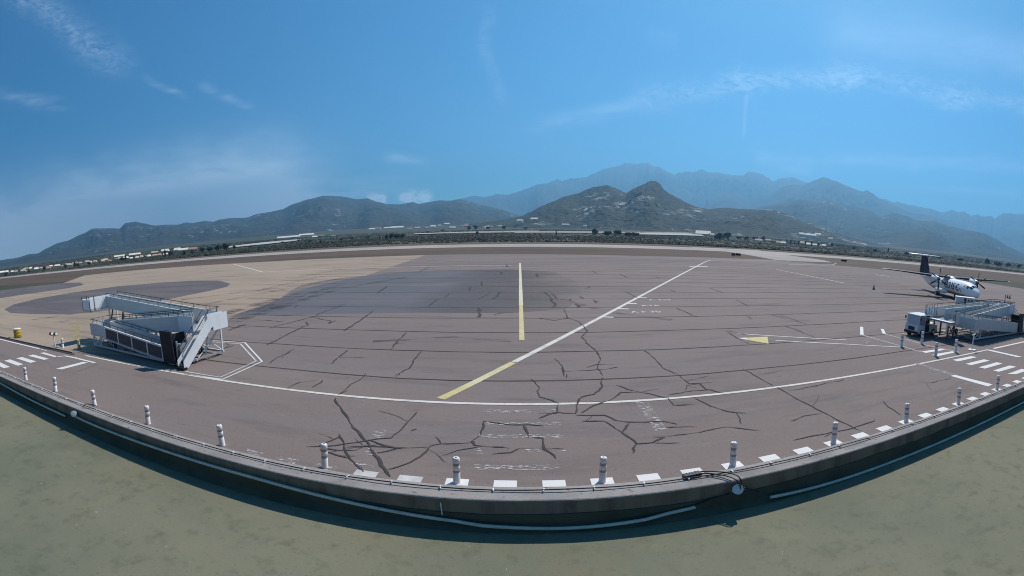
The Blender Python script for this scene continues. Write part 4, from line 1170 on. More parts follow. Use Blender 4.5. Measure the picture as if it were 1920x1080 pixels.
# ------------------------------------------------------------------ aircraft
def aircraft(loc, rz):
    t = thing('airliner', loc, rz, 'white twin-propeller airliner with dark tail lettered CORSICA on its side', 'aircraft')
    st = [(0, 1.78, .06), (-.15, 1.80, .26), (-.5, 1.84, .52), (-1.0, 1.90, .78), (-1.6, 1.98, 1.0), (-2.2, 2.06, 1.18), (-2.9, 2.13, 1.30), (-3.8, 2.18, 1.39), (-4.8, 2.2, 1.43), (-7, 2.2, 1.43), (-10, 2.2, 1.43), (-13, 2.2, 1.43), (-16, 2.2, 1.43), (-18, 2.26, 1.37), (-20, 2.42, 1.20), (-22, 2.64, .95), (-24, 2.88, .66), (-26, 3.08, .36), (-27.0, 3.16, .18), (-27.17, 3.17, .05)]
    vs, fs = [], []
    seg = 32
    for x, z, r in st:
        for k in range(seg):
            a = 2 * math.pi * k / seg
            vs.append((x, r * math.cos(a), z + r * math.sin(a) * (1.0 if math.sin(a) < 0 or x < -3 else 1.0)))
    for i in range(len(st) - 1):
        for k in range(seg):
            fs.append((i * seg + k, i * seg + (k + 1) % seg, (i + 1) * seg + (k + 1) % seg, (i + 1) * seg + k))
    fs += [tuple(range(seg)), tuple((len(st) - 1) * seg + k for k in range(seg))]
    MB().add(vs, fs).build('fuselage', M['fuselage'], t, True)

    def surf(x, ang, off=.012):
        for (xa, za, ra), (xb, zb, rb) in zip(st[:-1], st[1:]):
            if xb <= x <= xa:
                f = (x - xa) / (xb - xa)
                z, r = za + (zb - za) * f, ra + (rb - ra) * f + off
                return Vector((x, r * math.cos(ang), z + r * math.sin(ang)))

    def patch(name, x0, x1, a0, a1, m_, nx=4, na=4, off=.012, fn=None):
        vs, fs = [], []
        for i in range(nx + 1):
            for j in range(na + 1):
                x = x0 + (x1 - x0) * i / nx
                a = a0 + (a1 - a0) * j / na
                vs.append(surf(x, R(a), off))
        for i in range(nx):
            for j in range(na):
                fs.append((i * (na + 1) + j, (i + 1) * (na + 1) + j, (i + 1) * (na + 1) + j + 1, i * (na + 1) + j + 1))
        return MB().add(vs, fs).build(name, m_, t, True)

    # windscreen panes (right side is y < 0: angle 180)
    for a0, a1 in ((62, 88), (92, 118), (36, 59), (121, 144)):
        patch('windscreen_pane', -1.35, -2.05, a0, a1, M['glass'])
    patch('windscreen_pane', -2.1, -2.65, 22, 46, M['glass'])
    patch('windscreen_pane', -2.1, -2.65, 134, 158, M['glass'])
    # grey belly and the dark patch round the wing root
    patch('belly', -3.0, -20.0, 215, 325, M['fuselagegrey'], 20, 10, .008)
    for side in (1, -1):
        for i in range(22):
            x = -5.6 - i * .76
            a = 12 if side > 0 else 168
            patch('window', x, x - .26, a - 5, a + 8, M['glass'], 1, 2, .01)
        x = -4.4
        a = -4 if side > 0 else 184
        patch('door', -23 + .2 + 2.2, -21.6, a - 16, a + 40, M['fuselagegrey'], 2, 4, .006) if side > 0 else None
    # lettering wrapped on both sides
    for side in (-1, 1):
        me = text_mesh('CORSICA', 1.75, 0.05)
        wmax = max(v.co.x for v in me.vertices)
        for v in me.vertices:
            s_, h_ = v.co.x / wmax, v.co.y
            x = (-10.9 + s_ * 7.0) if side < 0 else (-3.9 - s_ * 7.0)
            ang = 0.18 + (h_ - .62) / 1.43
            v.co = surf(x, math.pi - ang if side < 0 else ang, .016)
        me.materials.clear()
        me.materials.append(M['letters'])
        o = bpy.data.objects.new('lettering', me)
        col.objects.link(o)
        o.parent = t
        o['label'] = 'dark lettering CORSICA'
        me = text_mesh('AIR', .62)
        wmax = max(v.co.x for v in me.vertices)
        for v in me.vertices:
            s_, h_ = v.co.x / wmax, v.co.y
            x = (-3.7 + s_ * 1.3) if side < 0 else (-2.4 - s_ * 1.3)
            ang = .42 + h_ / 1.3
            v.co = surf(x, math.pi - ang if side < 0 else ang, .016)
        me.materials.clear()
        me.materials.append(M['letters'])
        o = bpy.data.objects.new('lettering', me)
        col.objects.link(o)
        o.parent = t
        o['label'] = 'small dark lettering AIR behind the cockpit'

    def wing(name, secs, m_, parent=t, smooth=True):
        """secs: (le x, te x, y, z, thickness) sections; aerofoil outline"""
        prof = [(0, 0), (.04, .42), (.12, .75), (.3, 1.0), (.6, .75), (1, .04), (1, -.04), (.6, -.30), (.3, -.45), (.1, -.42), (.03, -.25)]
        vs, fs = [], []
        n_ = len(prof)
        for (xl, xt, y, z, th) in secs:
            for (u_, w_) in prof:
                vs.append((xl + (xt - xl) * u_, y, z + w_ * th / 1.45))
        for i in range(len(secs) - 1):
            for k_ in range(n_):
                fs.append((i * n_ + k_, i * n_ + (k_ + 1) % n_, (i + 1) * n_ + (k_ + 1) % n_, (i + 1) * n_ + k_))
        fs += [tuple(range(n_)), tuple((len(secs) - 1) * n_ + k_ for k_ in range(n_))]
        return MB().add(vs, fs).build(name, m_, parent, smooth)

    for s in (1, -1):
        w = wing('wing', [(-10.6, -13.2, 0, 3.72, .46), (-10.6, -13.2, s * 4.9, 3.76, .44), (-11.0, -12.9, s * 9.2, 3.95, .30), (-11.4, -12.75, s * 13.3, 4.13, .16), (-11.7, -12.6, s * 13.52, 4.14, .06)], M['wingdark'])
        wing('deicing_boot', [(-10.57, -10.85, s * 1.5, 3.72, .30), (-10.57, -10.85, s * 4.9, 3.755, .30), (-10.97, -11.2, s * 9.2, 3.945, .20), (-11.37, -11.55, s * 13.2, 4.125, .11)], M['boot'], w)
        MB().lathe([(.02, -11.3), (.07, -11.5), (.07, -12.4), (.02, -12.7)], 10, (0, s * 13.54, 4.14), 'x').build('wing_tip', M['fuselage'], w, True)
        for y in (6.2, 8.4, 10.8):
            MB().lathe([(.02, -12.0), (.10, -12.5), (.10, -13.0), (.02, -13.5)], 8, (0, s * y, 3.72 + (y - 5) * .045), 'x').build('flap_fairing', M['fuselagegrey'], w, True)
        nac = MB().lathe([(.20, -8.05), (.40, -8.2), (.52, -8.8), (.56, -9.6), (.56, -11), (.50, -12.4), (.30, -13.6), (.06, -14.3)], 22, (0, s * 4.05, 3.42), 'x').build('nacelle', M['fuselage'], t, True)
        MB().lathe([(.10, -8.0), (.14, -8.05), (.16, -8.3)], 12, (0, s * 4.05, 2.98), 'x').build('intake', M['boot'], nac, True)
        pr = MB().lathe([(.02, -7.55), (.14, -7.65), (.22, -7.85), (.24, -8.08)], 16, (0, s * 4.05, 3.42), 'x').build('spinner', M['boot'], t, True)
        for k_ in range(6):
            a = R(k_ * 60 + 90)
            ca, sa = math.cos(a), math.sin(a)
            vs = []
            for (r_, ch, tw_) in ((.2, .09, 70), (.6, .13, 55), (1.1, .15, 42), (1.6, .15, 32), (1.92, .10, 28), (1.97, .04, 28)):
                for q in (-1, 1):
                    du = q * ch
                    dx, dt = du * math.cos(R(90 - tw_)), du * math.sin(R(90 - tw_))
                    for th in (-.012, .012):
                        vs.append((-7.85 + dx + th, s * 4.05 + ca * r_ - sa * dt, 3.42 + sa * r_ + ca * dt))
            fs = []
            for i in range(5):
                o_ = i * 4
                for (p_, q_) in ((0, 1), (1, 3), (3, 2), (2, 0)):
                    fs.append((o_ + p_, o_ + q_, o_ + 4 + q_, o_ + 4 + p_))
            fs += [(0, 1, 3, 2), (20, 21, 23, 22)]
            MB().add(vs, fs).build('propeller_blade', M['boot'], pr)
        # sponson and main gear
        sp = MB()
        pts = []
        for (x, r_) in ((-9.6, .05), (-10.2, .35), (-11.2, .5), (-13.2, .5), (-14.6, .35), (-15.6, .05)):
            pts.append((r_, x))
        sp.lathe(pts, 16, (0, s * 1.25, 1.08), 'x').build('gear_fairing', M['fuselage'], t, True)
        MB().tube([(-12.3, s * 1.5, 1.1), (-12.3, s * 2.0, .45)], .1, 8).build('gear_leg', M['steel'], t)
        for dy in (-.2, .2):
            wh = MB().lathe([(.15, -.12), (.40, -.12), (.43, -.07), (.43, .07), (.40, .12), (.15, .12)], 20, (-12.3, s * (2.05 + dy), .43), 'y').build('wheel', M['rubber'], t, True)
            MB().lathe([(.2, -.125), (.2, .125)], 12, (-12.3, s * (2.05 + dy), .43), 'y').build('rim', M['plastic'], wh)
        MB().box(-1.6, -.0, -.02, .02, 0, .02) if False else None
    # centre section fairing, nose gear
    MB().lathe([(.05, -9.4), (.55, -10.0), (.75, -11.0), (.75, -12.6), (.5, -13.8), (.05, -14.8)], 18, (0, 0, 3.30), 'x').build('wing_root_fairing', M['fuselage'], t, True)
    MB().tube([(-2.6, 0, .9), (-2.55, 0, .35)], .08, 8).build('gear_leg', M['steel'], t)
    for dy in (-.17, .17):
        MB().lathe([(.1, -.08), (.24, -.08), (.26, -.04), (.26, .04), (.24, .08), (.1, .08)], 16, (-2.55, dy, .26), 'y').build('wheel', M['rubber'], t, True)
    # fin, rudder, tailplane
    fin = MB()
    outl = [(-19.2, 3.45), (-21.2, 3.75), (-22.3, 4.35), (-24.2, 7.15), (-26.35, 7.25), (-26.5, 3.4), (-25.6, 2.95), (-21, 2.7)]
    fin.slab(outl, (-.13, .13)).build('fin', M['tailblue'], t)
    MB().slab([(-26.40, 7.22), (-27.0, 7.25), (-27.2, 3.5), (-26.52, 3.4)], (-.09, .09)).build('rudder', M['tailblue'], t)
    MB().lathe([(.05, -23.8), (.2, -24.3), (.24, -25.5), (.16, -26.8), (.03, -27.3)], 14, (0, 0, 7.38), 'x').build('fin_fairing', M['fuselage'], t, True)
    for s in (1, -1):
        wing('tailplane', [(-24.7, -26.7, s * .05, 7.42, .2), (-25.3, -26.6, s * 3.6, 7.45, .12), (-25.5, -26.55, s * 3.68, 7.45, .05)], M['fuselage'])
    return t


aircraft((63.93, 37.56, 0), R(240.907))

# ground power unit by the nose
gq = G(1810, 557, 1.6)
t = thing('ground_power_unit', (gq.x, gq.y, 0), R(-50), 'white box-shaped ground power unit beside the airliner nose', 'power unit')
MB().box(-1.5, 1.5, -.75, .75, .4, 1.55).build('housing', M['truckwhite'], t)
MB().box(-1.53, 1.53, -.78, .78, 1.55, 1.62).build('lid', M['panelwhite'], t)
MB().box(-.2, .12, -.77, -.74, .6, 1.5).build('door_gap', M['blackplastic'], t)
for x in (.5, 1.0):
    MB().box(x - .14, x + .14, -.77, -.74, 1.0, 1.3).build('vent', M['blackplastic'], t)
for (x, y) in ((-1.0, -.7), (-1.0, .7), (1.0, -.7), (1.0, .7)):
    MB().lathe([(.1, -.09), (.25, -.09), (.28, -.05), (.28, .05), (.25, .09), (.1, .09)], 16, (x, y, .28), 'y').build('wheel', M['rubber'], t, True)
MB().tube([(1.5, 0, .45), (2.4, 0, .3)], .04, 6).build('tow_bar', M['darksteel'], t)
cone = thing('traffic_cone', G(1638, 543), 0)
MB().box(-.28, .28, -.28, .28, 0, .05).build('base', M['blackplastic'], cone)
MB().lathe([(.22, .05), (.12, .5), (.05, .95), (.03, .97)], 14).build('cone', M['darksteel'], cone, True)
tag(cone, 'dark traffic cone alone on the apron left of the airliner', 'cone', 'cones round the airliner')
for (u, v, lb) in ((1889, 556, 'left one of two small dark cones right of the airliner'), (1893, 557, 'right one of two small dark cones right of the airliner')):
    o = copy_tree(cone)
    o.location = G(u, v + 3)
    tag(o, lb, 'cone', 'cones round the airliner')
t = thing('marker_pole', G(1883, 572), 0, 'slim dark pole standing behind the right ramp', 'pole')
MB().tube([(0, 0, 0), (0, 0, 2.0)], .07, 8).build('pole', M['darksteel'], t)
MB().lathe([(.3, 0), (.3, .06), (.1, .1)], 14).build('foot', M['cap'], t)

# dark backs of airfield signs beyond the apron
for (u, v, w, lb) in ((1375, 480.5, 1.5, 'left one of a pair of dark airfield signs on the grass'), (1384, 480.5, 1.9, 'right one of a pair of dark airfield signs on the grass'), (1582, 491.5, 2.6, 'lone dark airfield sign beside the taxiway')):
    p = G(u, v)
    t = thing('airfield_sign', p, -math.atan2(p.x, p.y), lb, 'sign', 'airfield signs')
    MB().box(-w / 2, w / 2, -.12, .12, .25, 1.15).build('sign_box', M['blackplastic'], t)
    MB().box(-w / 2 + .05, w / 2 - .05, .12, .13, .3, 1.1).build('sign_face', M['yellow'], t)
    for s in (-1, 1):
        MB().box(s * w * .35 - .05, s * w * .35 + .05, -.05, .05, 0, .25).build('leg', M['steel'], t)


# ------------------------------------------------------------------ fields, scrub, trees, houses
def ground_sheet(name, pix, dz, m_, label=None):
    pts = [ground_at(*p)[0] for p in pix]
    n_ = len(pts)
    c = sum(pts, Vector()) / n_
    vs = [p + Vector((0, 0, dz)) for p in pts]
    mb = MB().add(vs, [tuple(range(n_))])
    o = mb.build(name, m_, fix=False)
    if o.data.polygons[0].normal.z < 0:
        o.data.flip_normals()
    return tag(o, label, None, None, 'structure')


ground_sheet('field', [(770, 441), (860, 438.8), (965, 436.8), (1010, 436.2), (1010, 433.4), (965, 433.6), (870, 435.4), (800, 438)], 1.2, M['field'])
ground_sheet('field', [(965, 438), (1100, 438), (1180, 438.6), (1300, 439.5), (1290, 437), (1150, 435.4), (965, 435.2)], 1.2, M['field'])
ground_sheet('field', [(1195, 441.5), (1260, 442.5), (1320, 444), (1316, 441.5), (1290, 439.6), (1200, 438.8)], 2.0, M['palefield'])
ground_sheet('field', [(428, 466), (500, 459), (565, 451.5), (563, 449.5), (500, 455), (430, 463)], 1.5, M['palefield'])
ground_sheet('field', [(860, 438.5), (780, 441), (775, 439.6), (860, 437.4)], 1.8, M['palefield'])


def scrub():
    """low maquis bushes on the far side of the runway: thousands of small tufts"""
    r2 = random.Random(3)
    vs, fs = [], []

    def tuft(p, w, h):
        n0 = len(vs)
        k_ = r2.randint(5, 6)
        rot = r2.uniform(0, 6)
        for ring, (rr, zz) in enumerate(((1.0, -.1), (1.05, .45), (.6, .85))):
            for i in range(k_):
                a = rot + 2 * math.pi * i / k_ + ring * .5
                q = r2.uniform(.65, 1.25)
                vs.append((p[0] + w * rr * q * math.cos(a), p[1] + w * rr * q * math.sin(a), p[2] + h * zz * r2.uniform(.75, 1.25)))
        vs.append((p[0], p[1], p[2] + h * r2.uniform(.85, 1.15)))
        for ring in range(2):
            for i in range(k_):
                fs.append((n0 + ring * k_ + i, n0 + ring * k_ + (i + 1) % k_, n0 + (ring + 1) * k_ + (i + 1) % k_, n0 + (ring + 1) * k_ + i))
        for i in range(k_):
            fs.append((n0 + 2 * k_ + i, n0 + 2 * k_ + (i + 1) % k_, len(vs) - 1))

    for i in range(30000):
        a = R(r2.uniform(-72, 74))
        y = 268 + (r2.random() ** 1.7) * 900
        x = math.tan(a) * y
        r = math.hypot(x, y)
        if r > 2000:
            continue
        dens = noise.noise(Vector((x * .006, y * .006, 1))) + .5 * noise.noise(Vector((x * .02, y * .02, 4)))
        if dens < -.18 and r2.random() < .75:
            continue
        s = .55 + r * .0011
        big = 1 + max(0, dens) * 1.1
        tuft((x, y, ground_z(r) - .1), r2.uniform(.7, 1.6) * s * big, r2.uniform(.5, 1.1) * (s * .6 + .35) * big)
    return tag(MB().add(vs, fs).build('scrub', M['scrub'], fix=False), 'dense low maquis scrub beyond the runway', None, None, 'stuff')


scrub()


def crown_mesh(name, rx, rz, n_, m_, seed, leaf):
    r2 = random.Random(seed)
    vs, fs = [], []
    lobes = [(Vector((0, 0, 0)), 1.0)] + [(Vector((r2.uniform(-.7, .7), r2.uniform(-.7, .7), r2.uniform(-.35, .6))), r2.uniform(.4, .7)) for _ in range(7)]
    for i in range(n_):
        c, s = lobes[r2.randrange(len(lobes))]
        d = Vector((r2.gauss(0, 1), r2.gauss(0, 1), r2.gauss(0, 1))).normalized() * s * (r2.random() ** .35)
        p = c + d
        p = Vector((p.x * rx, p.y * rx, p.z * rz))
        a = Vector((r2.gauss(0, 1), r2.gauss(0, 1), r2.gauss(0, .6))).normalized() * leaf * r2.uniform(.6, 1.3)
        b = a.cross(Vector((r2.gauss(0, 1), r2.gauss(0, 1), r2.gauss(0, 1))).normalized()).normalized() * leaf * r2.uniform(.5, 1.1)
        k_ = len(vs)
        vs += [p - a - b * .4, p + a * .2 - b, p + a + b * .3, p - a * .1 + b]
        fs.append((k_, k_ + 1, k_ + 2, k_ + 3))
    return MB().add(vs, fs).mesh(name, m_, fix=False)


trunk_m = MB().tube([(0, 0, -.06), (.02, 0, .25), (-.01, .01, .55)], [.05, .038, .02], 7).tube([(.02, 0, .25), (.14, .05, .5)], [.028, .01], 5).tube([(.01, 0, .3), (-.13, -.06, .55)], [.026, .01], 5).mesh('trunk', M['bark'])
CROWNS = {'round': [crown_mesh('crown', .36, .38, 600, M[q], s_, .055) for q, s_ in (('leafa', 1), ('leafb', 2), ('leafc', 3))],
          'tall': [crown_mesh('crown', .11, .46, 320, M[q], s_, .05) for q, s_ in (('leafc', 4), ('leafa', 5))],
          'wide': [crown_mesh('crown', .50, .32, 700, M[q], s_, .06) for q, s_ in (('leafb', 6), ('leafa', 7))]}


def tree(u, v, hpx, kind, label, group, r=None):
    """tree whose foot stands on the plain under pixel (u, v), hpx photograph pixels tall"""
    p, rr = ground_at(u, v)
    h = rr * math.radians(hpx * 1.35 / PPD)
    t = thing('tree', p - Vector((0, 0, .2)), rng.uniform(0, 6), label, 'tree', group)
    t.scale = (h, h, h)
    o = bpy.data.objects.new('trunk', trunk_m)
    col.objects.link(o)
    o.parent = t
    c = bpy.data.objects.new('crown', rng.choice(CROWNS[kind]))
    col.objects.link(c)
    c.parent = t
    c.location = (0, 0, {'round': .44, 'tall': .46, 'wide': .38}[kind])
    c.rotation_euler = (0, 0, rng.uniform(0, 6))
    return t


for (u, v, h, k_, lb) in ((1116, 442, 12, 'round', 'leftmost of the round trees standing before the pale field'), (1139.5, 443, 11.5, 'wide', 'broad dark tree, second of the row before the pale field'), (1157, 442.5, 12, 'wide', 'spreading tree in the middle of the row before the pale field'), (1178, 444, 10, 'wide', 'wide low tree, fourth of the row before the pale field'),
                          (1191, 444, 9.5, 'wide', 'rightmost of the round trees before the pale field'), (1043, 441.5, 8, 'tall', 'small narrow tree alone before the field right of centre'), (895, 440, 6, 'round', 'small dark tree alone in the field left of centre'),
                          (1350, 451, 17, 'wide', 'large dark tree right of the pale buildings'), (1363, 450, 13, 'round', 'tree just right of the large dark tree by the pale buildings')):
    tree(u, v, h, k_, lb, 'trees beyond the runway')
CLUMP = [(735, 449, 14, 'round'), (745, 448, 13, 'wide'), (725, 449, 11, 'round'), (755, 447, 11, 'round'), (712, 449, 8, 'tall'), (602, 457, 7, 'round'), (640, 452, 7, 'round'), (660, 449, 6, 'round'), (310, 482, 15, 'tall'), (320, 480, 11, 'round'), (236, 490, 14, 'tall'), (229, 490, 10, 'round'), (168, 497, 8, 'round'), (141, 502, 13, 'tall'), (146, 501, 9, 'round'), (124, 503, 9, 'round'), (84, 506, 8, 'round'), (55, 512, 7, 'round'), (12, 517, 7, 'round'),
         (345, 478, 8, 'round'), (362, 476, 9, 'round'), (380, 474, 12, 'round'), (395, 472, 13, 'wide'), (410, 471, 15, 'round'), (424, 470, 16, 'round'), (440, 467, 8, 'round'), (470, 464, 6, 'wide'), (530, 456, 5, 'wide'), (560, 452, 5, 'wide'), (580, 455, 6, 'wide'), (690, 447, 6, 'wide'), (802, 437, 5, 'wide'), (830, 434, 6, 'wide'), (880, 432, 9, 'round'), (892, 431, 10, 'round'), (915, 430, 8, 'wide'), (945, 430, 9, 'wide'), (985, 430, 7, 'wide'),
         (1385, 449, 9, 'wide'), (1400, 450, 10, 'wide'), (1415, 450, 9, 'wide'), (1430, 451, 9, 'round'), (1475, 458, 10, 'tall'), (1482, 459, 11, 'tall'), (1490, 459, 9, 'tall'), (1497, 460, 9, 'tall'), (1510, 461, 10, 'tall'), (1522, 462, 11, 'tall'), (1535, 462, 8, 'round'), (1560, 463, 8, 'round'), (1600, 468, 8, 'wide'), (1640, 473, 9, 'wide'), (1665, 474, 10, 'tall'), (1700, 479, 9, 'wide'), (1760, 486, 8, 'wide'), (1800, 491, 10, 'wide'), (1850, 497, 14, 'round'), (1870, 499, 12, 'wide'), (1890, 502, 11, 'round'), (1910, 504, 10, 'round')]
for (u, v, h, k_) in CLUMP:
    side = 'left of the runway' if u < 480 else 'left of centre' if u < 1000 else 'among the buildings on the right' if u < 1580 else 'at the far right'
    form = {'round': 'round dark tree', 'tall': 'narrow upright tree', 'wide': 'low spreading tree'}[k_]
    tree(u, v, h * .78, k_, '%s on the plain %s' % (form, side), '%ss %s' % (form, side))


def house(u, v, wpx, hpx, roof, wall, dist=None, label='', group='', flat=False):
    """far building: base on the plain under the pixel, size in photograph pixels"""
    if dist:
        a, e = azel(u, v)
        p = Vector((math.sin(a) * dist, math.cos(a) * dist, CAM_H + math.tan(e) * dist))
        r = dist
    else:
        p, r = ground_at(u, v)
    s = r * math.radians(1 / PPD)
    w, h = wpx * s, hpx * s
    d = max(min(w, 14) * .8, h * 2.4)
    t = thing('house' if wpx < 18 else 'warehouse', p, -math.atan2(p.x, p.y) + rng.uniform(-.3, .3) * (1 if wpx < 18 else .3), label, 'house' if wpx < 18 else 'warehouse', group)
    hw = h * .34
    flat = False
    MB().box(-w / 2, w / 2, -d / 2, d / 2, -6, hw).build('wall', wall, t)
    if flat:
        MB().box(-w / 2 - .2, w / 2 + .2, -d / 2 - .2, d / 2 + .2, hw, h).build('roof', roof, t)
    else:
        MB().add([(-w / 2 - .3, -d / 2 - .3, hw), (w / 2 + .3, -d / 2 - .3, hw), (w / 2 + .3, d / 2 + .3, hw), (-w / 2 - .3, d / 2 + .3, hw), (-w / 2 + .2, 0, h), (w / 2 - .2, 0, h)], [(0, 1, 5, 4), (2, 3, 4, 5), (1, 2, 5), (3, 0, 4), (3, 2, 1, 0)]).build('roof', roof, t)
    nw = max(1, int(w / 3.5)) if wpx > 5 else 0
    for i in range(min(nw, 6)):
        x = -w / 2 + (i + .5) * w / min(nw, 6)
        MB().box(x - .5, x + .5, -d / 2 - .03, -d / 2 + .02, hw * .35, hw * .75).build('window', M['houseglass'], t)
    return t


HS = []
r3 = random.Random(11)
# the little town at the left edge
for i in range(34):
    u = 4 + i * 9.3 + r3.uniform(-3, 3)
    v = 513 - (u / 330) * 38 + r3.uniform(-2.5, 1.5)
    HS.append((u, v, r3.uniform(5, 11), r3.uniform(3, 5.5), 'town'))
for (u, v, w, h) in ((225, 482, 22, 4), (253, 479, 22, 4.5), (290, 475, 14, 4), (310, 472, 14, 5), (333, 470.5, 12, 6), (345, 470, 20, 5), (362, 468.5, 16, 5), (533, 447, 26, 4), (552, 445.5, 22, 4), (575, 442, 28, 4), (590, 445, 10, 3), (602, 443, 8, 3), (625, 443.5, 8, 3)):
    HS.append((u, v, w, h, 'left'))
for (u, v, w, h) in ((697, 431, 10, 3.5), (708, 430, 12, 4), (727, 428.5, 14, 3), (745, 428, 24, 4), (768, 430, 12, 3), (782, 428.5, 10, 3), (800, 428, 8, 3), (812, 426, 9, 4), (824, 424, 7, 3), (838, 423, 10, 5), (848, 428.5, 12, 4), (866, 425, 6, 3), (874, 425.5, 8, 5), (903, 424, 9, 4), (922, 423, 6, 3), (945, 423, 5, 3), (955, 421, 9, 3), (970, 422.5, 8, 3)):
    HS.append((u, v, w, h, 'centre'))
for (u, v, w, h) in ((1318, 441.5, 28, 9), (1334, 443, 8, 6), (1422, 452, 14, 4), (1440, 452, 10, 4), (1460, 456, 9, 4), (1470, 457, 12, 4), (1504, 458, 8, 6), (1516, 460, 10, 5), (1530, 461, 16, 4), (1545, 462, 8, 4), (1556, 460, 6, 5)):
    HS.append((u, v, w, h, 'right'))
for (u, v, w, h, g_) in HS:
    mi = r3.random()
    wl = M['plaster'][0 if mi < .5 else 1 if mi < .78 else 2 if mi < .9 else 3]
    white = w >= 18 or r3.random() < .35
    rf = M['tiles'][2 if white else (0 if r3.random() < .5 else 1)]
    what = ('long pale low building' if w >= 18 else 'small white house' if white else 'small tile-roofed house')
    where = {'town': 'in the little town at the far left', 'left': 'on the plain left of the middle', 'centre': 'at the foot of the mountains left of centre', 'right': 'before the rocky hill on the right'}[g_]
    house(u, v, w, h, rf, wl, None, '%s %s' % (what, where), '%ss %s' % (what, where), flat=white)
for (u, v, w, h, d_, lb) in ((1002, 412, 13, 4, 2700, 'left one of the villas on the slope left of the rocky hill'), (1013, 409, 12, 4, 2800, 'villa with a tower, middle of the slope left of the rocky hill'), (1024, 407, 8, 5, 2850, 'right one of the villas on the slope left of the rocky hill'), (975, 414.5, 11, 3, 2600, 'low villa at the left foot of the rocky hill'), (1005, 421.5, 8, 2.5, 2400, 'low white house under the slope left of the rocky hill'), (1060, 421.5, 14, 2, 2400, 'long low shed at the foot of the rocky hill'), (1097, 424, 7, 2.5, 2400, 'white house at the foot of the rocky hill'),
                             (1503, 441, 10, 5, 2300, 'pale house on the low ridge at the right, leftmost'), (1520, 443, 20, 5, 2300, 'long pale block on the low ridge at the right'), (1534, 441, 11, 4, 2350, 'flat white house on the low ridge at the right'), (1557, 449, 9, 4, 2250, 'pale house right of the long block on the low ridge')):
    house(u, v, w, h, M['tiles'][2 if w > 9 else 1], M['plaster'][0], d_ * .68, lb, 'buildings on the slopes', flat=w > 9)


# ------------------------------------------------------------------ mountains
def outcrops(lst, dist):
    o = []
    for u, v, rpx in lst:
        a, e = azel(u, v)
        o.append((Vector((math.sin(a) * dist, math.cos(a) * dist, CAM_H + math.tan(e) * dist)), rpx * 1.35 * dist * math.radians(1 / PPD)))
    return o


OC_HILL = outcrops([(1165, 388, 26), (1195, 398, 28), (1225, 416, 26), (1262, 424, 20), (1222, 356, 16), (1262, 378, 14), (1100, 402, 20), (1128, 352, 12), (1335, 412, 10)], 2030)
OC_RANGE = outcrops([(215, 434, 18), (268, 427, 18), (302, 432, 14), (375, 440, 16), (130, 468, 16), (580, 408, 14), (610, 396, 18), (655, 398, 16), (745, 402, 16), (490, 425, 14)], 4900)


def mountain_mat(name, base, dark, rock, rlo, rhi, scale, oc=()):
    return layered(name, [(base,), (dark, scale * 1.0, .42, .60, (1, 1, 1), 6), (base, scale * 6, .5, .7, (1, 1, 1), 5, .7), (rock, scale * 5.0, rlo, rhi, (1, 1, 2.2), 10, .95, scale * .9, oc)], .95, (scale * 9, .7, 30))


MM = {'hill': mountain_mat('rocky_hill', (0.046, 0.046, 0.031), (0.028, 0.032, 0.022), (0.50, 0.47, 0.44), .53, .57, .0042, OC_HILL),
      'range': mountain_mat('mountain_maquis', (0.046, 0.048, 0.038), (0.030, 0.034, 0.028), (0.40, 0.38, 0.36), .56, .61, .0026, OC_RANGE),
      'far': mountain_mat('far_mountain', (0.075, 0.075, 0.065), (0.05, 0.055, 0.05), (0.20, 0.19, 0.18), .58, .70, .0009)}


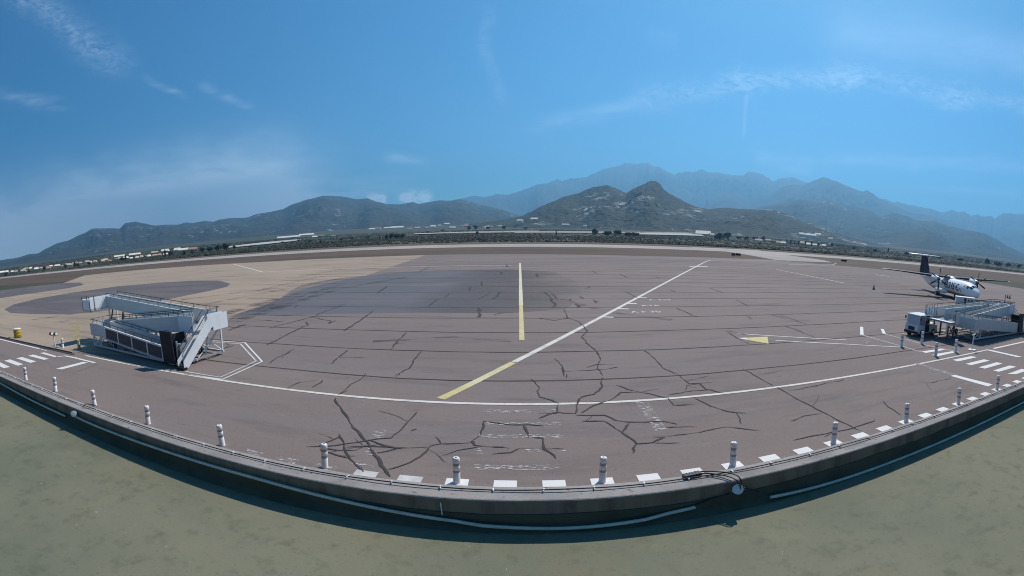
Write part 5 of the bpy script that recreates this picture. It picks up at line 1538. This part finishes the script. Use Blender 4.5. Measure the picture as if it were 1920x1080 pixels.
def mountain(name, ridge, Rr, foot, m_, seed, rough, nA=720, nR=70, az_pad=6, spur=1.0):
    az = sorted((azel(u, v)[0], math.tan(azel(u, v)[1])) for u, v in ridge)
    a0, a1 = az[0][0] - R(az_pad), az[-1][0] + R(az_pad)

    def h(a):
        if a <= az[0][0]:
            f = (az[0][0] - a) / R(az_pad)
            return az[0][1] * (1 - f) - .002 * f
        if a >= az[-1][0]:
            f = (a - az[-1][0]) / R(az_pad)
            return az[-1][1] * (1 - f * .6) - .002 * f
        for (x0, y0), (x1, y1) in zip(az[:-1], az[1:]):
            if x0 <= a <= x1:
                f = (a - x0) / max(1e-9, x1 - x0)
                f = f * .6 + .4 * f * f * (3 - 2 * f)
                return y0 + (y1 - y0) * f

    vs, fs = [], []
    for i in range(nA + 1):
        a = a0 + (a1 - a0) * i / nA
        rid = h(a)
        # distance of the ridge line wanders a little
        rw = Rr * (1 + .05 * noise.noise(Vector((a * 9, seed, 0))) * spur)
        jag = 1 + rough * (noise.noise(Vector((a * 160, seed, 3))) * .6 + noise.noise(Vector((a * 420, seed, 5))) * .6 + noise.noise(Vector((a * 1100, seed, 6))) * .45)
        zr = CAM_H + rid * rw * jag
        for j in range(nR + 1):
            s = j / nR * 1.1
            r = foot + (rw - foot) * s
            p = Vector((math.sin(a) * r, math.cos(a) * r, 0))
            if s <= 1:
                zb = ground_z(foot) - 12
                wv = noise.noise(Vector((a * 14, s * 1.2, seed)))
                pw_ = 1.25 + .75 * wv * spur
                prof = s ** max(.55, pw_)
                z = zb + (zr - zb) * prof
                amp = (zr - zb) * .20 * s * (1 - s) * 2.2
                z += amp * (noise.noise(p * (7.0 / Rr) + Vector((seed, 0, 0))) + .8 * (.35 - abs(noise.noise(p * (15.0 / Rr) + Vector((0, 0, seed))))) + .5 * (.3 - abs(noise.noise(p * (37.0 / Rr)))) + .35 * noise.noise(p * (80.0 / Rr)) + .25 * noise.noise(p * (170.0 / Rr)))
                z = min(z, CAM_H + (zr - CAM_H) * (r / rw) * .995 if s < 1 and rid > 0 else zr)
            else:
                z = zr - (s - 1) * 4 * max(60, zr) * .5
            vs.append((p.x, p.y, z))
    for i in range(nA):
        for j in range(nR):
            fs.append((i * (nR + 1) + j, i * (nR + 1) + j + 1, (i + 1) * (nR + 1) + j + 1, (i + 1) * (nR + 1) + j))
    o = MB().add(vs, fs).build(name, m_, None, True, fix=False)
    try:
        o.data.set_sharp_from_angle(angle=R(180))
    except Exception:
        pass
    up = sum(1 for p in o.data.polygons if p.normal.z > 0)
    if up < len(o.data.polygons) / 2:
        o.data.flip_normals()
    return tag(o, kind='structure')


RL = [(-60, 494), (0, 488), (33, 483), (56, 476), (71, 475), (87, 465.6), (110, 455), (127, 451), (154, 438.5), (175, 428), (200, 427.7), (225, 428), (235, 417.7), (254, 415), (269, 418.7), (290, 422.5), (310, 421), (333, 421), (348, 417), (362, 417.7), (383, 414), (400, 415.4), (410, 411.7), (431, 408.7), (462, 407.5), (483, 400.4), (504, 397.7), (529, 392), (550, 382), (577, 373.7), (608, 366), (633, 367), (650, 369), (669, 373), (687.5, 371), (708, 378), (725, 382), (750, 382.5), (775, 378), (785, 381.7), (801, 379), (822, 375.4), (842, 376), (863, 373.3), (880, 377), (900, 382), (930, 390), (970, 402), (1000, 412)]
RF = [(840, 378), (863, 372), (888, 366.7), (909, 368.7), (934, 363.5), (953, 364.6), (967.5, 360.4), (988, 353), (1009, 344.8), (1026, 343.7), (1044.6, 335.4), (1053, 338.5), (1072, 333.3), (1094.6, 332.3), (1117.5, 323), (1132, 316), (1151, 312), (1174, 305), (1193, 305.6), (1214, 304), (1226, 311), (1234.6, 311.5), (1249, 320), (1264, 326), (1291, 320), (1301, 321.7), (1315, 316), (1326, 322), (1349, 322.7), (1370, 327.5), (1393, 328.5), (1403, 321), (1426, 324), (1439, 331.7), (1449, 339.6), (1466, 333), (1487, 331.7), (1514, 342), (1544, 345), (1587, 358), (1625, 364), (1649, 374), (1660, 371), (1673, 378), (1684, 378), (1708, 384), (1738.5, 388.8), (1767, 397.5), (1786.6, 393), (1795, 397.5), (1808.5, 396), (1821.6, 404), (1832.5, 401), (1841, 405), (1861, 405), (1864, 409.5), (1881, 399.7), (1894, 398.6), (1902.5, 401.5), (1920, 400), (1990, 404)]
RB = [(1300, 392), (1322, 379.6), (1328, 371), (1349, 367.5), (1360, 362), (1372, 361), (1385, 367.5), (1407, 370), (1445, 362), (1474, 347), (1487, 346), (1505, 347), (1515, 341.7), (1530, 336), (1544, 331), (1566, 338.4), (1587.5, 347.6), (1603, 353.7), (1618, 358.6), (1625, 355), (1633, 360), (1649, 371), (1675, 383), (1706, 397.5), (1738, 402), (1784, 415), (1806, 427), (1850, 446), (1900, 470), (1930, 486)]
RM = [(1400, 396), (1440, 384), (1470, 379), (1500, 373), (1522, 375.6), (1552.5, 374.5), (1572, 380), (1598, 385.5), (1631, 393), (1651, 406), (1662, 402), (1677, 398.6), (1697, 404), (1719, 413), (1754, 415), (1784, 425), (1815, 431), (1846, 437), (1867.5, 448), (1894, 463), (1920, 476), (1960, 492)]
RH = [(880, 420), (926, 413.5), (957, 409), (980, 404), (994.6, 397), (1017.5, 385), (1038, 377), (1059, 367.7), (1082, 362.5), (1099, 355), (1113, 350), (1138, 346), (1149, 350), (1174, 361), (1191, 351.5), (1207.5, 344.6), (1220, 338), (1228, 338), (1237, 343), (1245, 354.6), (1255, 362), (1270, 370), (1287, 379.6), (1307.5, 388), (1328, 392), (1355, 389), (1391, 391), (1449, 393), (1474, 400), (1505, 415), (1533, 421.6), (1566, 435), (1598, 445.6), (1653, 459), (1697, 470), (1740, 478)]
mountain('mountain_range', RL, 5600, 2700, MM['range'], 3.1, .010)
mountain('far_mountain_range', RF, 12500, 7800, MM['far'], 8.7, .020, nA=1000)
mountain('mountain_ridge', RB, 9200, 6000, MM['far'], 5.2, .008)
mountain('near_mountain_ridge', RM, 6000, 2900, MM['range'], 6.4, .006)
mountain('rocky_hill', RH, 2450, 1350, MM['hill'], 2.2, .008, nR=70)

# ------------------------------------------------------------------ air
hz = bpy.data.materials.new('haze')
hz.use_nodes = True
ht = hz.node_tree
ht.nodes.clear()
ho = ht.nodes.new('ShaderNodeOutputMaterial')
pv = ht.nodes.new('ShaderNodeVolumePrincipled')
pv.inputs['Color'].default_value = (0.24, 0.60, 0.97, 1)
pv.inputs['Density'].default_value = 1.25e-4
pv.inputs['Anisotropy'].default_value = 0.35
ht.links.new(pv.outputs[0], ho.inputs['Volume'])
hb = MB().box(-13900, 13900, -1500, 13900, -60, 2230).build('haze', hz)
tag(hb, 'thin bluish haze over the plain and mountains', None, None, 'stuff')

# look-alikes far off are told apart by their place in the row
def ordinal(n):
    ones = ['', 'first', 'second', 'third', 'fourth', 'fifth', 'sixth', 'seventh', 'eighth', 'ninth', 'tenth', 'eleventh', 'twelfth', 'thirteenth', 'fourteenth', 'fifteenth', 'sixteenth', 'seventeenth', 'eighteenth', 'nineteenth', 'twentieth']
    if n <= 20:
        return ones[n]
    if n == 30:
        return 'thirtieth'
    return ('twenty-' if n < 30 else 'thirty-') + ones[n % 10]


by = {}
for o in list(scene.objects):
    if o.parent is None and 'label' in o and 'category' in o:
        by.setdefault(o['label'], []).append(o)
for lb, lst in by.items():
    if len(lst) > 1:
        lst.sort(key=lambda o: math.atan2(o.location.x, o.location.y))
        for i, o in enumerate(lst):
            o['label'] = '%s, %s from the left' % (lb, ordinal(i + 1))
